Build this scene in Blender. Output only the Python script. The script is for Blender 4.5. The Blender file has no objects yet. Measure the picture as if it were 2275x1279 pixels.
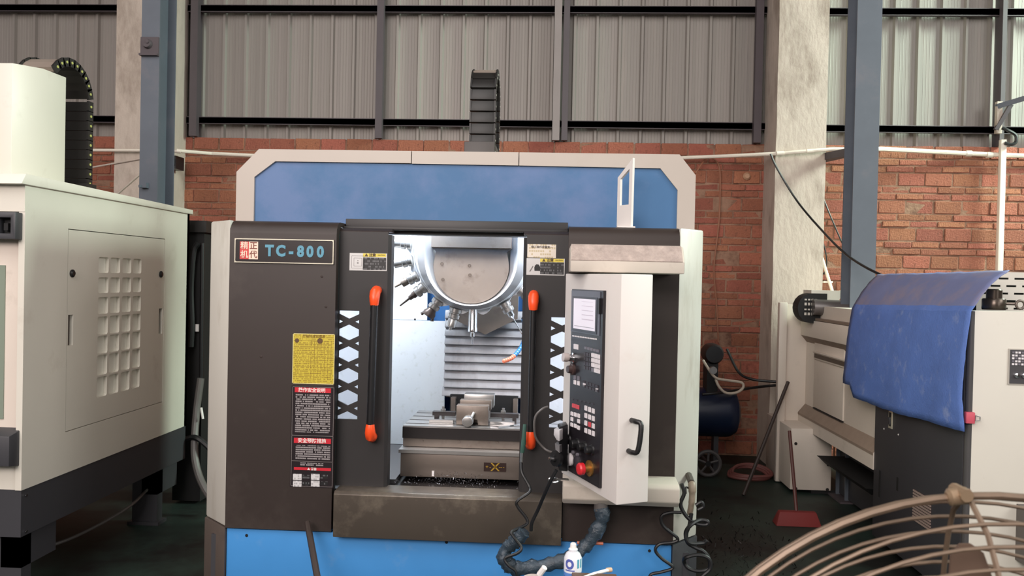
import bpy, bmesh, math, random
from mathutils import Vector, Matrix
random.seed(7)
SC = bpy.context.scene
COL = SC.collection
R = math.radians
PI = math.pi
V = Vector

# ------------------------------------------------------------------ camera
W, H, F = 2275, 1279, 1768.0
yaw, pit, rol = R(3.1), R(.66), R(1.23)
fw = V((-math.sin(yaw)*math.cos(pit), math.cos(yaw)*math.cos(pit), -math.sin(pit)))
rt = V((math.cos(yaw), math.sin(yaw), 0)); dn = fw.cross(rt)
ix = math.cos(rol)*rt - math.sin(rol)*dn
iy = math.sin(rol)*rt + math.cos(rol)*dn
CAM = V((0, 0, 1.6))
cd = bpy.data.cameras.new('camera'); co = bpy.data.objects.new('camera', cd); COL.objects.link(co)
cd.sensor_width = 36; cd.lens = 36*F/W; cd.clip_start = .05
m = Matrix((ix, -iy, -fw)).transposed().to_4x4(); m.translation = CAM
co.matrix_world = m
cd.dof.use_dof = True; cd.dof.focus_distance = 3.7; cd.dof.aperture_fstop = 9
SC.camera = co

def at(px, py, v, ax=1):
    """the point of the plane axis=v that was measured at this place of the photograph (survey helper)"""
    d = fw + ix*((px-W/2)/F) + iy*((py-H/2)/F)
    return CAM + d*((v-CAM[ax])/d[ax])
def ax_(px, py, y): return at(px, py, y).x
def az_(px, py, y): return at(px, py, y).z

# ------------------------------------------------------------------ world, lights, exposure
w = bpy.data.worlds.new('world'); SC.world = w; w.use_nodes = True
bg = w.node_tree.nodes['Background']; bg.inputs[0].default_value = (1, .96, .95, 1); bg.inputs[1].default_value = .75
SC.view_settings.view_transform = 'Standard'; SC.view_settings.look = 'None'
SC.view_settings.gamma = 1; SC.view_settings.use_curve_mapping = False
SC.view_settings.exposure = -0.17
def area(name, loc, target, sx, sy, power, col):
    l = bpy.data.lights.new(name, 'AREA'); l.shape = 'RECTANGLE'; l.size = sx; l.size_y = sy
    l.energy = power; l.color = col
    o = bpy.data.objects.new(name, l); COL.objects.link(o); o.location = loc
    o.rotation_euler = (V(target)-V(loc)).to_track_quat('-Z', 'Y').to_euler(); return o
area('fill_lamp_overhead', (-1.5, .2, 5.6), (-.4, 4.0, .4), 4, 2.5, 130, (1, .97, .94))  # overhead fill lamp added for top light, no skylight known there
area('assumed_lamp_right', (8.2, 5.7, 6.2), (3.2, 7.4, 2.5), 2.5, 2.5, 700, (.80, 1, .86)).data.spread = R(110)  # added greenish lamp, assumed from shadows falling left; brightens the right wall
area('fill_lamp_left', (-4.2, -3.0, 4.2), (-1.0, 5, 1.2), 3, 3, 210, (1, .86, .82))  # pink fill lamp added on the left, no doorway known there
area('fill_lamp_middle', (-1.7, -3.8, 4.0), (1.4, 5.2, 1.0), 3, 2, 320, (1, .90, .86))  # fill lamp added to brighten the lathe side
area('fill_lamp_right', (5.2, -4.0, 3.0), (0, 4, .8), 3.5, 3, 100, (1, .98, .94))  # fill lamp added at front right, not a real doorway
area('fill_lamp_side', (6.5, -.2, 4.6), (-2.4, 4.3, 1.5), 3, 2.5, 200, (1, 1, .98))  # fill lamp added to brighten the left machine's side
area('machine_lamp_left', (-.85, 3.95, 2.03), (-.85, 4.35, .9), .5, .10, 24, (.93, .97, 1))  # unseen work lamp, assumed from the bright machine interior
area('machine_lamp_right', (.1, 3.95, 2.03), (.1, 4.35, .9), .5, .10, 24, (.93, .97, 1))  # second assumed work lamp, also unseen inside the enclosure

# ------------------------------------------------------------------ materials
def lin(c):
    return tuple(((x/255)/12.92 if x/255 <= .04045 else (((x/255)+.055)/1.055)**2.4) for x in c) + (1,)
MATS = {}
def M(name, col, rough=.5, metal=0., var=.10, scale=3., bump=0., bscale=80., dirt=None, dscale=2.5, damt=.5, dcut=.55, coat=0., stretch=None, emit=0, island=0., trans=0, spec=.5):
    if name in MATS: return MATS[name]
    mt = bpy.data.materials.new(name); mt.use_nodes = True
    nt = mt.node_tree; N = nt.nodes; L = nt.links; p = N['Principled BSDF']
    tc = N.new('ShaderNodeTexCoord'); src = tc.outputs['Object']
    if stretch:
        mp = N.new('ShaderNodeMapping'); mp.inputs['Scale'].default_value = stretch
        L.new(src, mp.inputs[0]); src = mp.outputs[0]
    c = lin(col)
    def noise(sc, det=5, ro=.6):
        n = N.new('ShaderNodeTexNoise'); n.inputs['Scale'].default_value = sc; n.inputs['Detail'].default_value = det
        n.inputs['Roughness'].default_value = ro; L.new(src, n.inputs['Vector']); return n.outputs[0]
    def mix(fac, a, b):
        x = N.new('ShaderNodeMix'); x.data_type = 'RGBA'
        for i, v in ((0, fac), (6, a), (7, b)):
            if hasattr(v, 'links') or hasattr(v, 'is_linked'): L.new(v, x.inputs[i])
            else: x.inputs[i].default_value = v
        return x.outputs[2]
    out = mix(noise(scale), tuple(max(0, v*(1-2*var)) for v in c[:3])+(1,), tuple(min(1, v*(1+2*var)) for v in c[:3])+(1,))
    if island:
        oi = N.new('ShaderNodeObjectInfo'); g = N.new('ShaderNodeNewGeometry')
        ad = N.new('ShaderNodeMath'); ad.operation = 'ADD'; L.new(oi.outputs['Random'], ad.inputs[0]); L.new(g.outputs['Random Per Island'], ad.inputs[1])
        fr = N.new('ShaderNodeMath'); fr.operation = 'FRACT'; L.new(ad.outputs[0], fr.inputs[0])
        hs = N.new('ShaderNodeHueSaturation'); mr = N.new('ShaderNodeMapRange')
        mr.inputs[3].default_value = 1-island; mr.inputs[4].default_value = 1+island*.7
        L.new(fr.outputs[0], mr.inputs[0]); L.new(mr.outputs[0], hs.inputs['Value']); L.new(out, hs.inputs['Color'])
        m2 = N.new('ShaderNodeMath'); m2.operation = 'MULTIPLY'; m2.inputs[1].default_value = 7.31; L.new(fr.outputs[0], m2.inputs[0])
        f2 = N.new('ShaderNodeMath'); f2.operation = 'FRACT'; L.new(m2.outputs[0], f2.inputs[0])
        r2 = N.new('ShaderNodeMapRange'); r2.inputs[3].default_value = .492; r2.inputs[4].default_value = .512
        L.new(f2.outputs[0], r2.inputs[0]); L.new(r2.outputs[0], hs.inputs['Hue'])
        out = hs.outputs[0]
    if dirt:  # blotches of a second tone: mostly dirt, in places painted shade and glints
        rp = N.new('ShaderNodeMapRange'); rp.inputs[1].default_value = dcut; rp.inputs[2].default_value = dcut+.16
        rp.inputs[4].default_value = damt; L.new(noise(dscale, 8, .65), rp.inputs[0])
        out = mix(rp.outputs[0], out, lin(dirt))
    L.new(out, p.inputs['Base Color'])
    p.inputs['Roughness'].default_value = rough; p.inputs['Metallic'].default_value = metal
    p.inputs['Specular IOR Level'].default_value = spec
    if coat: p.inputs['Coat Weight'].default_value = coat
    if trans: p.inputs['Transmission Weight'].default_value = trans
    if emit:
        L.new(out, p.inputs['Emission Color']); p.inputs['Emission Strength'].default_value = emit
    if bump:
        b = N.new('ShaderNodeBump'); b.inputs['Strength'].default_value = bump; b.inputs['Distance'].default_value = .01
        L.new(noise(bscale, 6), b.inputs['Height']); L.new(b.outputs[0], p.inputs['Normal'])
    MATS[name] = mt; return mt

def print_mat(name, base, ink, pitch, cw, fill=.55, cols=0., axis=0):
    """flat print: rows of small illegible characters, along object x (or y) and z"""
    mt = bpy.data.materials.new(name); mt.use_nodes = True; nt = mt.node_tree; N = nt.nodes; L = nt.links; p = N['Principled BSDF']
    tc = N.new('ShaderNodeTexCoord'); s = N.new('ShaderNodeSeparateXYZ'); L.new(tc.outputs['Object'], s.inputs[0])
    def mth(op, a, b=None):
        n = N.new('ShaderNodeMath'); n.operation = op
        for i, v in enumerate((a, b)):
            if v is None: continue
            if isinstance(v, (int, float)): n.inputs[i].default_value = v
            else: L.new(v, n.inputs[i])
        return n.outputs[0]
    z = mth('DIVIDE', s.outputs[2], pitch); row = mth('FLOOR', z); fz = mth('FRACT', z)
    x = mth('DIVIDE', s.outputs[axis], cw); fx = mth('FRACT', x); cx = mth('FLOOR', x)
    band = mth('MULTIPLY', mth('LESS_THAN', fz, .62), mth('LESS_THAN', fx, .78))
    wn = N.new('ShaderNodeTexWhiteNoise'); wn.noise_dimensions = '2D'; cb = N.new('ShaderNodeCombineXYZ')
    L.new(cx, cb.inputs[0]); L.new(row, cb.inputs[1]); L.new(cb.outputs[0], wn.inputs['Vector'])
    on = mth('MULTIPLY', band, mth('LESS_THAN', wn.outputs[0], fill))
    n = N.new('ShaderNodeTexNoise'); n.inputs['Scale'].default_value = 4/cw; L.new(tc.outputs['Object'], n.inputs['Vector'])
    on = mth('MULTIPLY', on, mth('MULTIPLY', n.outputs[0], 1.3))
    mx = N.new('ShaderNodeMix'); mx.data_type = 'RGBA'; L.new(on, mx.inputs[0]); mx.inputs[6].default_value = lin(base); mx.inputs[7].default_value = lin(ink)
    L.new(mx.outputs[2], p.inputs['Base Color']); p.inputs['Roughness'].default_value = .4
    MATS[name] = mt; return mt

def wire_mat(): return M('black_rubber', (22, 22, 24), .45)

dkgrey = M('charcoal_paint', (51, 43, 40), .45, spec=.3, var=.05, dirt=(88, 80, 74), dscale=1.6, damt=.35)
dkgrey2 = M('charcoal_door_paint', (49, 47, 47), .42, spec=.35, var=.05)
sill_m = M('worn_sill_paint', (84, 76, 68), .38, .35, var=.08, dirt=(130, 120, 106), dscale=5, damt=.6, dcut=.52)
cream = M('cream_paint', (214, 209, 197), .42, var=.03, dirt=(178, 166, 152), dscale=5, damt=.35, dcut=.6)
cream_w = M('cream_flank_paint', (196, 192, 183), .42, var=.04, dirt=(160, 150, 136), dscale=9, damt=.45, dcut=.55, stretch=(1, 1, .25))
cream_r = M('grey_cream_paint', (218, 206, 194), .45, var=.03, dirt=(150, 140, 126), dscale=6, damt=.3, dcut=.6)
white_p = M('white_pendant_paint', (218, 212, 207), .5, var=.02, dirt=(206, 190, 180), dscale=6, damt=.35, dcut=.58)
hoodc = M('hood_frame_paint', (178, 168, 158), .45, var=.03, dirt=(170, 158, 146), dscale=4, damt=.4, dcut=.58)
bluep = M('blue_hood_paint', (68, 107, 148), .5, spec=.3, var=.05, dirt=(112, 128, 168), dscale=1.6, damt=.5, dcut=.47)
blueb = M('blue_base_paint', (66, 138, 202), .5, spec=.3, var=.05, dirt=(112, 152, 196), dscale=7, damt=.4, dcut=.6)
bluei = M('blue_casting_paint', (52, 104, 160), .5)
black = M('black_plastic', (24, 24, 26), .38, var=.05)
blackm = M('matte_black', (16, 16, 17), .7, var=.05)
rubber = wire_mat()
darkm = M('dark_plinth_paint', (58, 58, 62), .5, var=.05)
plinthm = M('dusty_plinth_paint', (82, 72, 66), .6, var=.08, dirt=(60, 52, 48), dscale=4)
orange = M('orange_plastic', (244, 82, 34), .35, var=.03)
red = M('red_plastic', (206, 38, 48), .35, var=.03)
brass = M('brass_ring', (176, 130, 70), .35, .7)
steel = M('machined_steel', (176, 174, 172), .32, .85, var=.08, scale=20)
steel_d = M('dull_steel', (122, 112, 104), .42, .55, var=.10, scale=9, dirt=(84, 70, 60), dscale=8, damt=.6)
steel_c = M('way_cover_steel', (142, 144, 149), .42, .5, var=.14, scale=8, stretch=(1, 1, .15), dirt=(110, 106, 108), dscale=5, damt=.6)
chrome = M('chrome', (225, 225, 228), .16, 1.0, var=.02)
int_w = M('white_sheet_inside', (226, 231, 236), .38, var=.02, dirt=(196, 200, 196), dscale=30, damt=.5, dcut=.56)
mag_m = M('magazine_white', (214, 218, 222), .36, var=.03)
mag_g = M('magazine_grey', (128, 128, 131), .36, .2, var=.05)
mag_p = M('magazine_plate', (164, 152, 142), .4, .25, var=.08, scale=8, dirt=(110, 96, 86), dscale=9, damt=.5)
concrete = M('bare_concrete', (192, 178, 166), .85, var=.09, scale=7, bump=.5, bscale=30, dirt=(146, 130, 118), dscale=3.2, damt=.75, dcut=.52, stretch=(1, 1, .45))
brickm = M('red_brick', (160, 98, 78), .92, var=.22, scale=24, bump=1.0, bscale=60, dirt=(98, 62, 50), dscale=22, damt=.6, dcut=.52, island=.22)
mortar = M('mortar', (150, 116, 96), .95, var=.22, scale=14, bump=.9, bscale=40, dirt=(92, 58, 46), dscale=5, damt=.75, dcut=.5)
clad = M('grey_sheet_metal', (148, 142, 136), .55, .1, island=.07, var=.04, scale=1.6, stretch=(4, 1, .3), dirt=(160, 150, 142), dscale=2, damt=.5)
girtm = M('dark_girt_steel', (80, 72, 76), .6, var=.10)
beamm = M('blue_grey_beam_paint', (92, 99, 109), .55, var=.08, scale=5, dirt=(110, 106, 112), dscale=5, damt=.5)
pvc = M('white_pvc', (232, 222, 208), .4, var=.03)
floorm = M('dark_green_floor', (34, 50, 44), .55, var=.25, scale=2.5, dirt=(14, 14, 14), dscale=1.4, damt=.95, dcut=.44)  # near-black blotches paint in shade between the machines as well as dirt
tarpm = M('blue_tarp', (88, 118, 188), .6, var=.12, scale=7, bump=.35, bscale=90, dirt=(150, 162, 200), dscale=13, damt=.55, dcut=.56)
tarpd = M('dusty_tarp_top', (112, 118, 158), .7, var=.10, scale=4, dirt=(138, 126, 142), dscale=5, damt=.7, dcut=.48)
tankm = M('dark_blue_tank', (18, 30, 56), .35, var=.1)
wirem = M('fan_wire', (118, 100, 84), .45, .35, var=.12, scale=30)
brownp = M('brown_fan_motor', (88, 70, 58), .5)
yel = print_mat('yellow_table_print', (196, 176, 58), (118, 88, 28), .0085, .0042, .62)
blkprint = print_mat('black_notice_print', (30, 22, 26), (188, 180, 180), .0098, .0050, .86)
blkprint2 = print_mat('black_warning_print', (30, 29, 30), (112, 112, 114), .0125, .006, .6)
greyprint = print_mat('grey_diagram_print', (206, 204, 204), (140, 138, 140), .011, .008, .5)
paleprint = print_mat('pale_label_print', (214, 204, 190), (176, 156, 108), .014, .010, .6)
yelprint = print_mat('yellow_warning_print', (206, 188, 70), (96, 74, 24), .03, .012, .0)
screenm = M('lit_screen', (228, 222, 232), .25, var=.03, emit=.25)
whitem = M('white_enamel', (238, 234, 232), .35, var=.02)
gapm = M('shadow_gap', (36, 30, 28), .8)
teal = M('teal_lettering', (84, 144, 166), .4, var=.02)
redl = M('red_seal', (196, 60, 58), .45, var=.06)
pinkl = M('cream_seal', (232, 206, 186), .45, var=.04)
silver = M('silver_frame', (226, 220, 200), .25, .55, var=.03)
gold = M('gold_mark', (206, 168, 70), .35, .6)
hosegrey = M('grey_hose', (98, 94, 92), .5)
plasticwrap = M('clear_plastic_wrap', (54, 66, 76), .2, var=.4, scale=22, bump=.8, bscale=40, dirt=(128, 140, 152), dscale=18, damt=.6, dcut=.56)  # pale blotches are glints painted into the wrap's colour
greenm = M('green_airgun', (52, 86, 76), .4)
beigem = M('dirty_beige_plastic', (138, 124, 108), .5, dirt=(70, 62, 54), dscale=25)
chain_m = M('black_energy_chain', (30, 28, 27), .5, var=.1)
chain_t = M('dusty_chain_top', (128, 116, 106), .7, var=.12)
yellowp = M('yellow_pin', (178, 180, 104), .5)
rodm = M('dark_rod', (72, 62, 58), .4, .4)
hole_b = M('dark_hole', (14, 14, 14), .8)
canw = M('can_white', (232, 234, 240), .3, .1, var=.02)
canb = M('can_blue', (92, 140, 212), .3, .1, var=.02)
canl = M('can_letter', (84, 96, 172), .35)
cant = M('can_letter_teal', (84, 160, 184), .35)

# ------------------------------------------------------------------ building helpers
def wl(o):
    p = V((0, 0, 0))
    while o is not None: p = p + o.location; o = o.parent
    return p
def tag(o, label=None, cat=None, group=None, kind=None):
    for k, v in (('label', label), ('category', cat), ('group', group), ('kind', kind)):
        if v: o[k] = v
    return o
def thing(name, loc, label, cat, group=None):
    o = bpy.data.objects.new(name, None); COL.objects.link(o); o.location = loc; o.empty_display_size = .1
    return tag(o, label, cat, group)
def basis(d):
    d = V(d).normalized(); u = V((0, 0, 1)) if abs(d.z) < .9 else V((1, 0, 0))
    a = d.cross(u).normalized(); return a, d.cross(a).normalized()
class MB:
    def __init__(s): s.b = bmesh.new(); s.mi = 0
    def face(s, vs):
        try: f = s.b.faces.new(vs); f.material_index = s.mi; return f
        except ValueError: return None
    def v(s, p): return s.b.verts.new(p)
    def box(s, x0, x1, y0, y1, z0, z1):
        vs = [s.v((x, y, z)) for z in (z0, z1) for y in (y0, y1) for x in (x0, x1)]
        for q in ((0, 2, 3, 1), (4, 5, 7, 6), (0, 1, 5, 4), (2, 6, 7, 3), (0, 4, 6, 2), (1, 3, 7, 5)): s.face([vs[i] for i in q])
        return s
    def hexa(s, a, b):
        """solid between two polygons of equal count"""
        A = [s.v(p) for p in a]; B = [s.v(p) for p in b]; n = len(A)
        s.face(A[::-1]); s.face(B)
        for i in range(n): s.face([A[i], A[(i+1) % n], B[(i+1) % n], B[i]])
        return s
    def prism(s, poly, axis, a, b):
        def mk(p, t):
            q = list(p); q.insert(axis, t); return q
        return s.hexa([mk(p, a) for p in poly], [mk(p, b) for p in poly])
    def cyl(s, p0, p1, r0, r1=None, n=16):
        p0 = V(p0); p1 = V(p1); r1 = r0 if r1 is None else r1; a, c = basis(p1-p0)
        ring = lambda p, r: [p+(a*math.cos(t*2*PI/n)+c*math.sin(t*2*PI/n))*r for t in range(n)]
        return s.hexa(ring(p0, r0), ring(p1, r1))
    def tube(s, pts, r, n=8, closed=False):
        pts = [V(p) for p in pts]; rings = []; k = len(pts); prev = None
        for i, p in enumerate(pts):
            if closed: d = pts[(i+1) % k]-pts[i-1]
            else: d = pts[min(i+1, k-1)]-pts[max(i-1, 0)]
            if d.length < 1e-9: d = V((0, 0, 1))
            d.normalize()
            if prev is None: a, _ = basis(d)
            else:
                a = prev-d*prev.dot(d)
                a = basis(d)[0] if a.length < 1e-6 else a.normalized()
            prev = a; c = d.cross(a); rr = r[i] if isinstance(r, (list, tuple)) else r
            rings.append([s.v(p+(a*math.cos(t*2*PI/n)+c*math.sin(t*2*PI/n))*rr) for t in range(n)])
        for i in range(k if closed else k-1):
            A, B = rings[i], rings[(i+1) % k]
            for t in range(n): s.face([A[t], A[(t+1) % n], B[(t+1) % n], B[t]])
        if not closed: s.face(rings[0][::-1]); s.face(rings[-1])
        return s
    def lathe(s, prof, o, d=(0, 0, 1), n=24):
        o = V(o); d = V(d).normalized(); a, c = basis(d); rings = []
        for r, h in prof: rings.append([s.v(o+d*h+(a*math.cos(t*2*PI/n)+c*math.sin(t*2*PI/n))*max(r, 1e-4)) for t in range(n)])
        for A, B in zip(rings, rings[1:]):
            for t in range(n): s.face([A[t], A[(t+1) % n], B[(t+1) % n], B[t]])
        s.face(rings[0][::-1]); s.face(rings[-1]); return s
    def plate(s, outer, holes, fn, d):
        """flat sheet with holes: 2-D loops mapped by fn(u,v), thickness vector d"""
        d = V(d); loops = []
        tb = bmesh.new(); allv = []; edges = []
        for lp in [outer]+holes:
            vs = [tb.verts.new((p[0], p[1], 0)) for p in lp]; loops.append(len(vs)); allv += vs
            edges += [tb.edges.new((vs[i], vs[(i+1) % len(vs)])) for i in range(len(vs))]
        tb.verts.index_update()
        bmesh.ops.triangle_fill(tb, use_beauty=True, use_dissolve=False, edges=edges, normal=(0, 0, 1))
        tb.verts.ensure_lookup_table()
        A = [s.v(V(fn(q.co.x, q.co.y))) for q in tb.verts]; B = [s.v(a.co+d) for a in A]
        for f in tb.faces:
            i = [q.index for q in f.verts]; s.face([A[k] for k in i]); s.face([B[k] for k in i[::-1]])
        o = 0
        for n in loops:
            for k in range(n):
                i, j = o+k, o+(k+1) % n; s.face([A[j], A[i], B[i], B[j]])
            o += n
        tb.free(); return s
    def done(s, name, mats, parent=None, org=None, bev=0, ang=35, fix=True, kind=None):
        if not isinstance(mats, (list, tuple)): mats = [mats]
        if fix: bmesh.ops.recalc_face_normals(s.b, faces=s.b.faces)
        if bev:
            es = [e for e in s.b.edges if len(e.link_faces) == 2 and e.calc_face_angle(0) > R(40)]
            bmesh.ops.bevel(s.b, geom=es, offset=bev, segments=2, profile=.5, affect='EDGES', clamp_overlap=True)
        pw = wl(parent) if parent else V((0, 0, 0))
        o0 = V(org) if org is not None else (pw if parent else V((0, 0, 0)))
        if parent is None and org is None:
            n = len(s.b.verts); lo = V([min(q.co[i] for q in s.b.verts) for i in range(3)]); hi = V([max(q.co[i] for q in s.b.verts) for i in range(3)])
            o0 = V(((lo.x+hi.x)/2, (lo.y+hi.y)/2, lo.z))
        bmesh.ops.translate(s.b, verts=s.b.verts, vec=-o0)
        me = bpy.data.meshes.new(name); s.b.to_mesh(me); s.b.free()
        for mt in mats: me.materials.append(mt)
        for p in me.polygons: p.use_smooth = True
        me.set_sharp_from_angle(angle=R(ang))
        o = bpy.data.objects.new(name, me); COL.objects.link(o)
        o.parent = parent; o.location = o0-pw
        if kind: o['kind'] = kind
        return o
def dup(o, loc, parent=None, label=None):
    """copy of a thing or part (mesh shared) with its children; loc is a world place"""
    c = o.copy(); COL.objects.link(c); par = parent if parent else o.parent
    c.parent = par; c.location = V(loc)-(wl(par) if par else V((0, 0, 0)))
    if label: c['label'] = label
    for ch in o.children:
        k = ch.copy(); COL.objects.link(k); k.parent = c
    return c
TEXTS = []
def text(body, size, loc, mat_, parent, name='lettering', ex=.0008, rot=(PI/2, 0, 0), bold=.0, sx=1.0, align='CENTER'):
    c = bpy.data.curves.new('t', 'FONT'); c.body = body; c.size = size; c.extrude = ex; c.offset = bold
    c.align_x = align; c.align_y = 'CENTER'; c.resolution_u = 3
    o = bpy.data.objects.new('t', c); COL.objects.link(o)
    TEXTS.append((o, Matrix.Translation(V(loc)) @ (rot if isinstance(rot, Matrix) else Matrix.LocRotScale(None, __import__('mathutils').Euler(rot), V((sx, 1, 1)))), mat_, parent, name))
def flush_texts():
    dg = bpy.context.evaluated_depsgraph_get()
    for o, mx, mt, parent, name in TEXTS:
        me = bpy.data.meshes.new_from_object(o.evaluated_get(dg)); me.name = name
        me.transform(Matrix.Translation(-wl(parent)) @ mx); me.materials.clear(); me.materials.append(mt)
        q = bpy.data.objects.new(name, me); COL.objects.link(q); q.parent = parent
    for o, *_ in TEXTS:
        c = o.data; bpy.data.objects.remove(o); bpy.data.curves.remove(c)
def smooth(pts, k=6):
    """Catmull-Rom through points"""
    P = [V(p) for p in pts]; P = [P[0]*2-P[1]]+P+[P[-1]*2-P[-2]]; out = []
    for i in range(1, len(P)-2):
        for t in range(k):
            u = t/k; a, b, c, d = P[i-1:i+3]
            out.append(.5*((2*b)+(c-a)*u+(2*a-5*b+4*c-d)*u*u+(3*b-a-3*c+d)*u**3))
    return out+[P[-2]]
def rrect(x0, x1, z0, z1, r, n=4):
    o = []
    for cx, cz, a0 in ((x1-r, z1-r, 0), (x0+r, z1-r, 90), (x0+r, z0+r, 180), (x1-r, z0+r, 270)):
        for k in range(n+1):
            a = R(a0+90*k/n); o.append((cx+r*math.cos(a), cz+r*math.sin(a)))
    return o
def coil(path, r, turns):
    """helix of radius r around a smoothed guide path"""
    g = smooth(path, 10); n = int(turns*16); out = []
    for i in range(n+1):
        t = i/n*(len(g)-1); k = min(int(t), len(g)-2); p = g[k].lerp(g[k+1], t-k); d = g[k+1]-g[k]
        a, c = basis(d); th = 2*PI*turns*i/n; out.append(p+a*r*math.cos(th)+c*r*math.sin(th))
    return out

# ================================================================== THE SETTING
MB().box(-9.2, 10.2, -7.2, 9, -.1, 0).done('floor', floorm, kind='structure')
YW = 7.5
hallm = M('hall_wall_paint', (104, 84, 74), .9)  # unseen hall walls, added to hold back low ambient light
MB().box(-9.2, 10.2, 2.2, 9, 6.9, 7.0).done('ceiling', hallm, kind='structure')  # unseen partial roof, added to darken the back of the hall
MB().box(-9.2, -9, -7, 9, 0, 4.8).done('wall_left', hallm, kind='structure')
MB().box(10, 10.2, -7, 9, 0, 4.8).done('wall_right', hallm, kind='structure')
MB().box(-9.2, 10.2, -7.2, -7, 0, 4.8).done('wall_front', hallm, kind='structure')
WT = 2.895
wall = MB().box(-7, 7.5, YW+.006, YW+.25, 0, WT-.01).done('wall_back', mortar, kind='structure', org=(0, YW, 0))
def brick_mesh(l, h):
    b = MB(); b.box(-l/2, l/2, 0, .115, -h/2, h/2)
    for q in b.b.verts: q.co += V((random.uniform(-.004, .004), random.uniform(-.003, .005), random.uniform(-.003, .003)))
    bmesh.ops.bevel(b.b, geom=b.b.edges[:], offset=.004, segments=1, affect='EDGES')
    return b
protos = {}
for h in (.113, .052):
    for k in range(5):
        o = brick_mesh(.236, h).done('brick', brickm, org=(0, 0, 0)); protos[(h, k)] = o
wins = [(-4.75, -4.05, 2.3, 2.9), (-3.62, -2.95, 2.05, 2.9), (-3.0, 1.2, 2.72, 2.9), (1.15, 1.93, .65, 2.9), (2.3, 2.62, 1.5, 2.9), (2.62, 4.6, 1.55, 2.9)]
z = WT; row = 0; stuff = MB(); nind = 0; used = set()
while z > .02:
    h = (.113, .052, .052)[row % 3]
    x = -7+random.uniform(0, .1)+(.125 if row % 2 else 0)
    while x < 7.4:
        xc, zc = x+.12+random.uniform(-.004, .004), z-h/2
        yo = random.uniform(-.008, .006)
        if zc-h/2 < 0.005: break
        vis = any(a < xc < b and c < zc < d for a, b, c, d in wins)
        k = random.randrange(5); pr_ = protos[(h, k)]
        mt = Matrix.Translation((xc, YW+yo, zc)) @ Matrix.Rotation(random.uniform(-.012, .012), 4, 'Y')
        if vis and nind < 300:
            o = pr_ if (h, k) not in used else pr_.copy()
            if (h, k) in used: COL.objects.link(o)
            used.add((h, k)); o.parent = wall; o.matrix_local = Matrix.Translation((0, -YW, 0)) @ mt; nind += 1
        elif -4.9 < xc < 5.2:
            n0 = len(stuff.b.verts); stuff.b.from_mesh(pr_.data)
            stuff.b.verts.ensure_lookup_table(); bmesh.ops.transform(stuff.b, matrix=mt, verts=stuff.b.verts[n0:])
        x += .248
    z -= h+.0115+random.uniform(-.001, .001); row += 1
stuff.done('brickwork', brickm, wall, kind='stuff', fix=False)

# sheet-metal cladding above the brick, one part per sheet
YC = 7.62
def clad_sheet(x0, n=4, pitch=.2125):
    prof = []; x = x0
    for k in range(n):
        prof += [(x, 0), (x+.012, -.028), (x+.034, -.028), (x+.046, 0)]
        w_ = (pitch-.046)/6
        for j in range(1, 6):
            xx = x+.046+j*w_
            prof += [(xx-.003, 0), (xx, -.0016), (xx+.003, 0)]
        x += pitch
    prof += [(x, 0), (x+.012, -.027), (x+.030, -.027)]
    b = MB(); T = [(b.v((px, YC+py, WT-.06)), b.v((px, YC+py, 5.6))) for px, py in prof]
    for (a, c), (d, e) in zip(T, T[1:]): b.face([a, d, e, c])
    return b
x = -6.9; k = 0
while x < 7.2:
    b = clad_sheet(x, 4); dy = (k % 2)*.004
    for q in b.b.verts: q.co.y += dy
    b.done('cladding_sheet', clad, wall, fix=False, ang=20); x += .85; k += 1
# girts and mullions: steel rails of the wall
def rail(x0, x1, z): 
    MB().box(x0, x1, 7.50, 7.56, z-.028, z+.028).box(x0, x1, 7.50, 7.51, z-.034, z+.034).done('girt_rail', girtm, wall)
for z_ in (3.062, 4.135, 5.2):
    for a, c in ((-6.9, -4.0), (-3.62, 1.95), (2.3, 7.2)): rail(a, c, z_ - (.012 if a > 2 else 0))
def mullion(px, wpx, mt=girtm):
    X = ax_(px, 200, 7.46); hw = wpx/1768*7.46/2
    MB().box(X-hw, X+hw, 7.44, 7.50, WT+.005, 5.6).box(X-hw*.35, X+hw*.35, 7.50, 7.59, WT+.005, 5.6).done('wall_mullion', mt, wall)
for px, wp in ((431, 17), (843, 15), (1256, 13), (1684, 16), (2226, 9)): mullion(px, wp)
mullion(1237, 16, M('weathered_mullion', (140, 130, 128), .6)); 

# concrete columns
def conc(name, x0, x1, label):
    b = MB(); n = 26
    rows = []
    for k in range(n+1):
        zz = 5.6*k/n; j = lambda: random.uniform(-.003, .003)
        rows.append([b.v((x0+j(), 7.10+j(), zz)), b.v(((x0+x1)/2+j(), 7.10+j(), zz)), b.v((x1+j(), 7.10+j(), zz)), b.v((x1+j(), 7.52, zz)), b.v((x0+j(), 7.52, zz))])
    for A, B in zip(rows, rows[1:]):
        for t in range(5): b.face([A[t], A[(t+1) % 5], B[(t+1) % 5], B[t]])
    b.face(rows[0][::-1]); b.face(rows[-1])
    return tag(b.done(name, concrete), label, 'column')
conc('concrete_column', -4.06, -3.585, 'bare concrete column with pinkish face behind the left steel beam')
conc('concrete_column', 1.905, 2.335, 'stained bare concrete column between the two dark red brick bays, right of the blue machine')

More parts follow.
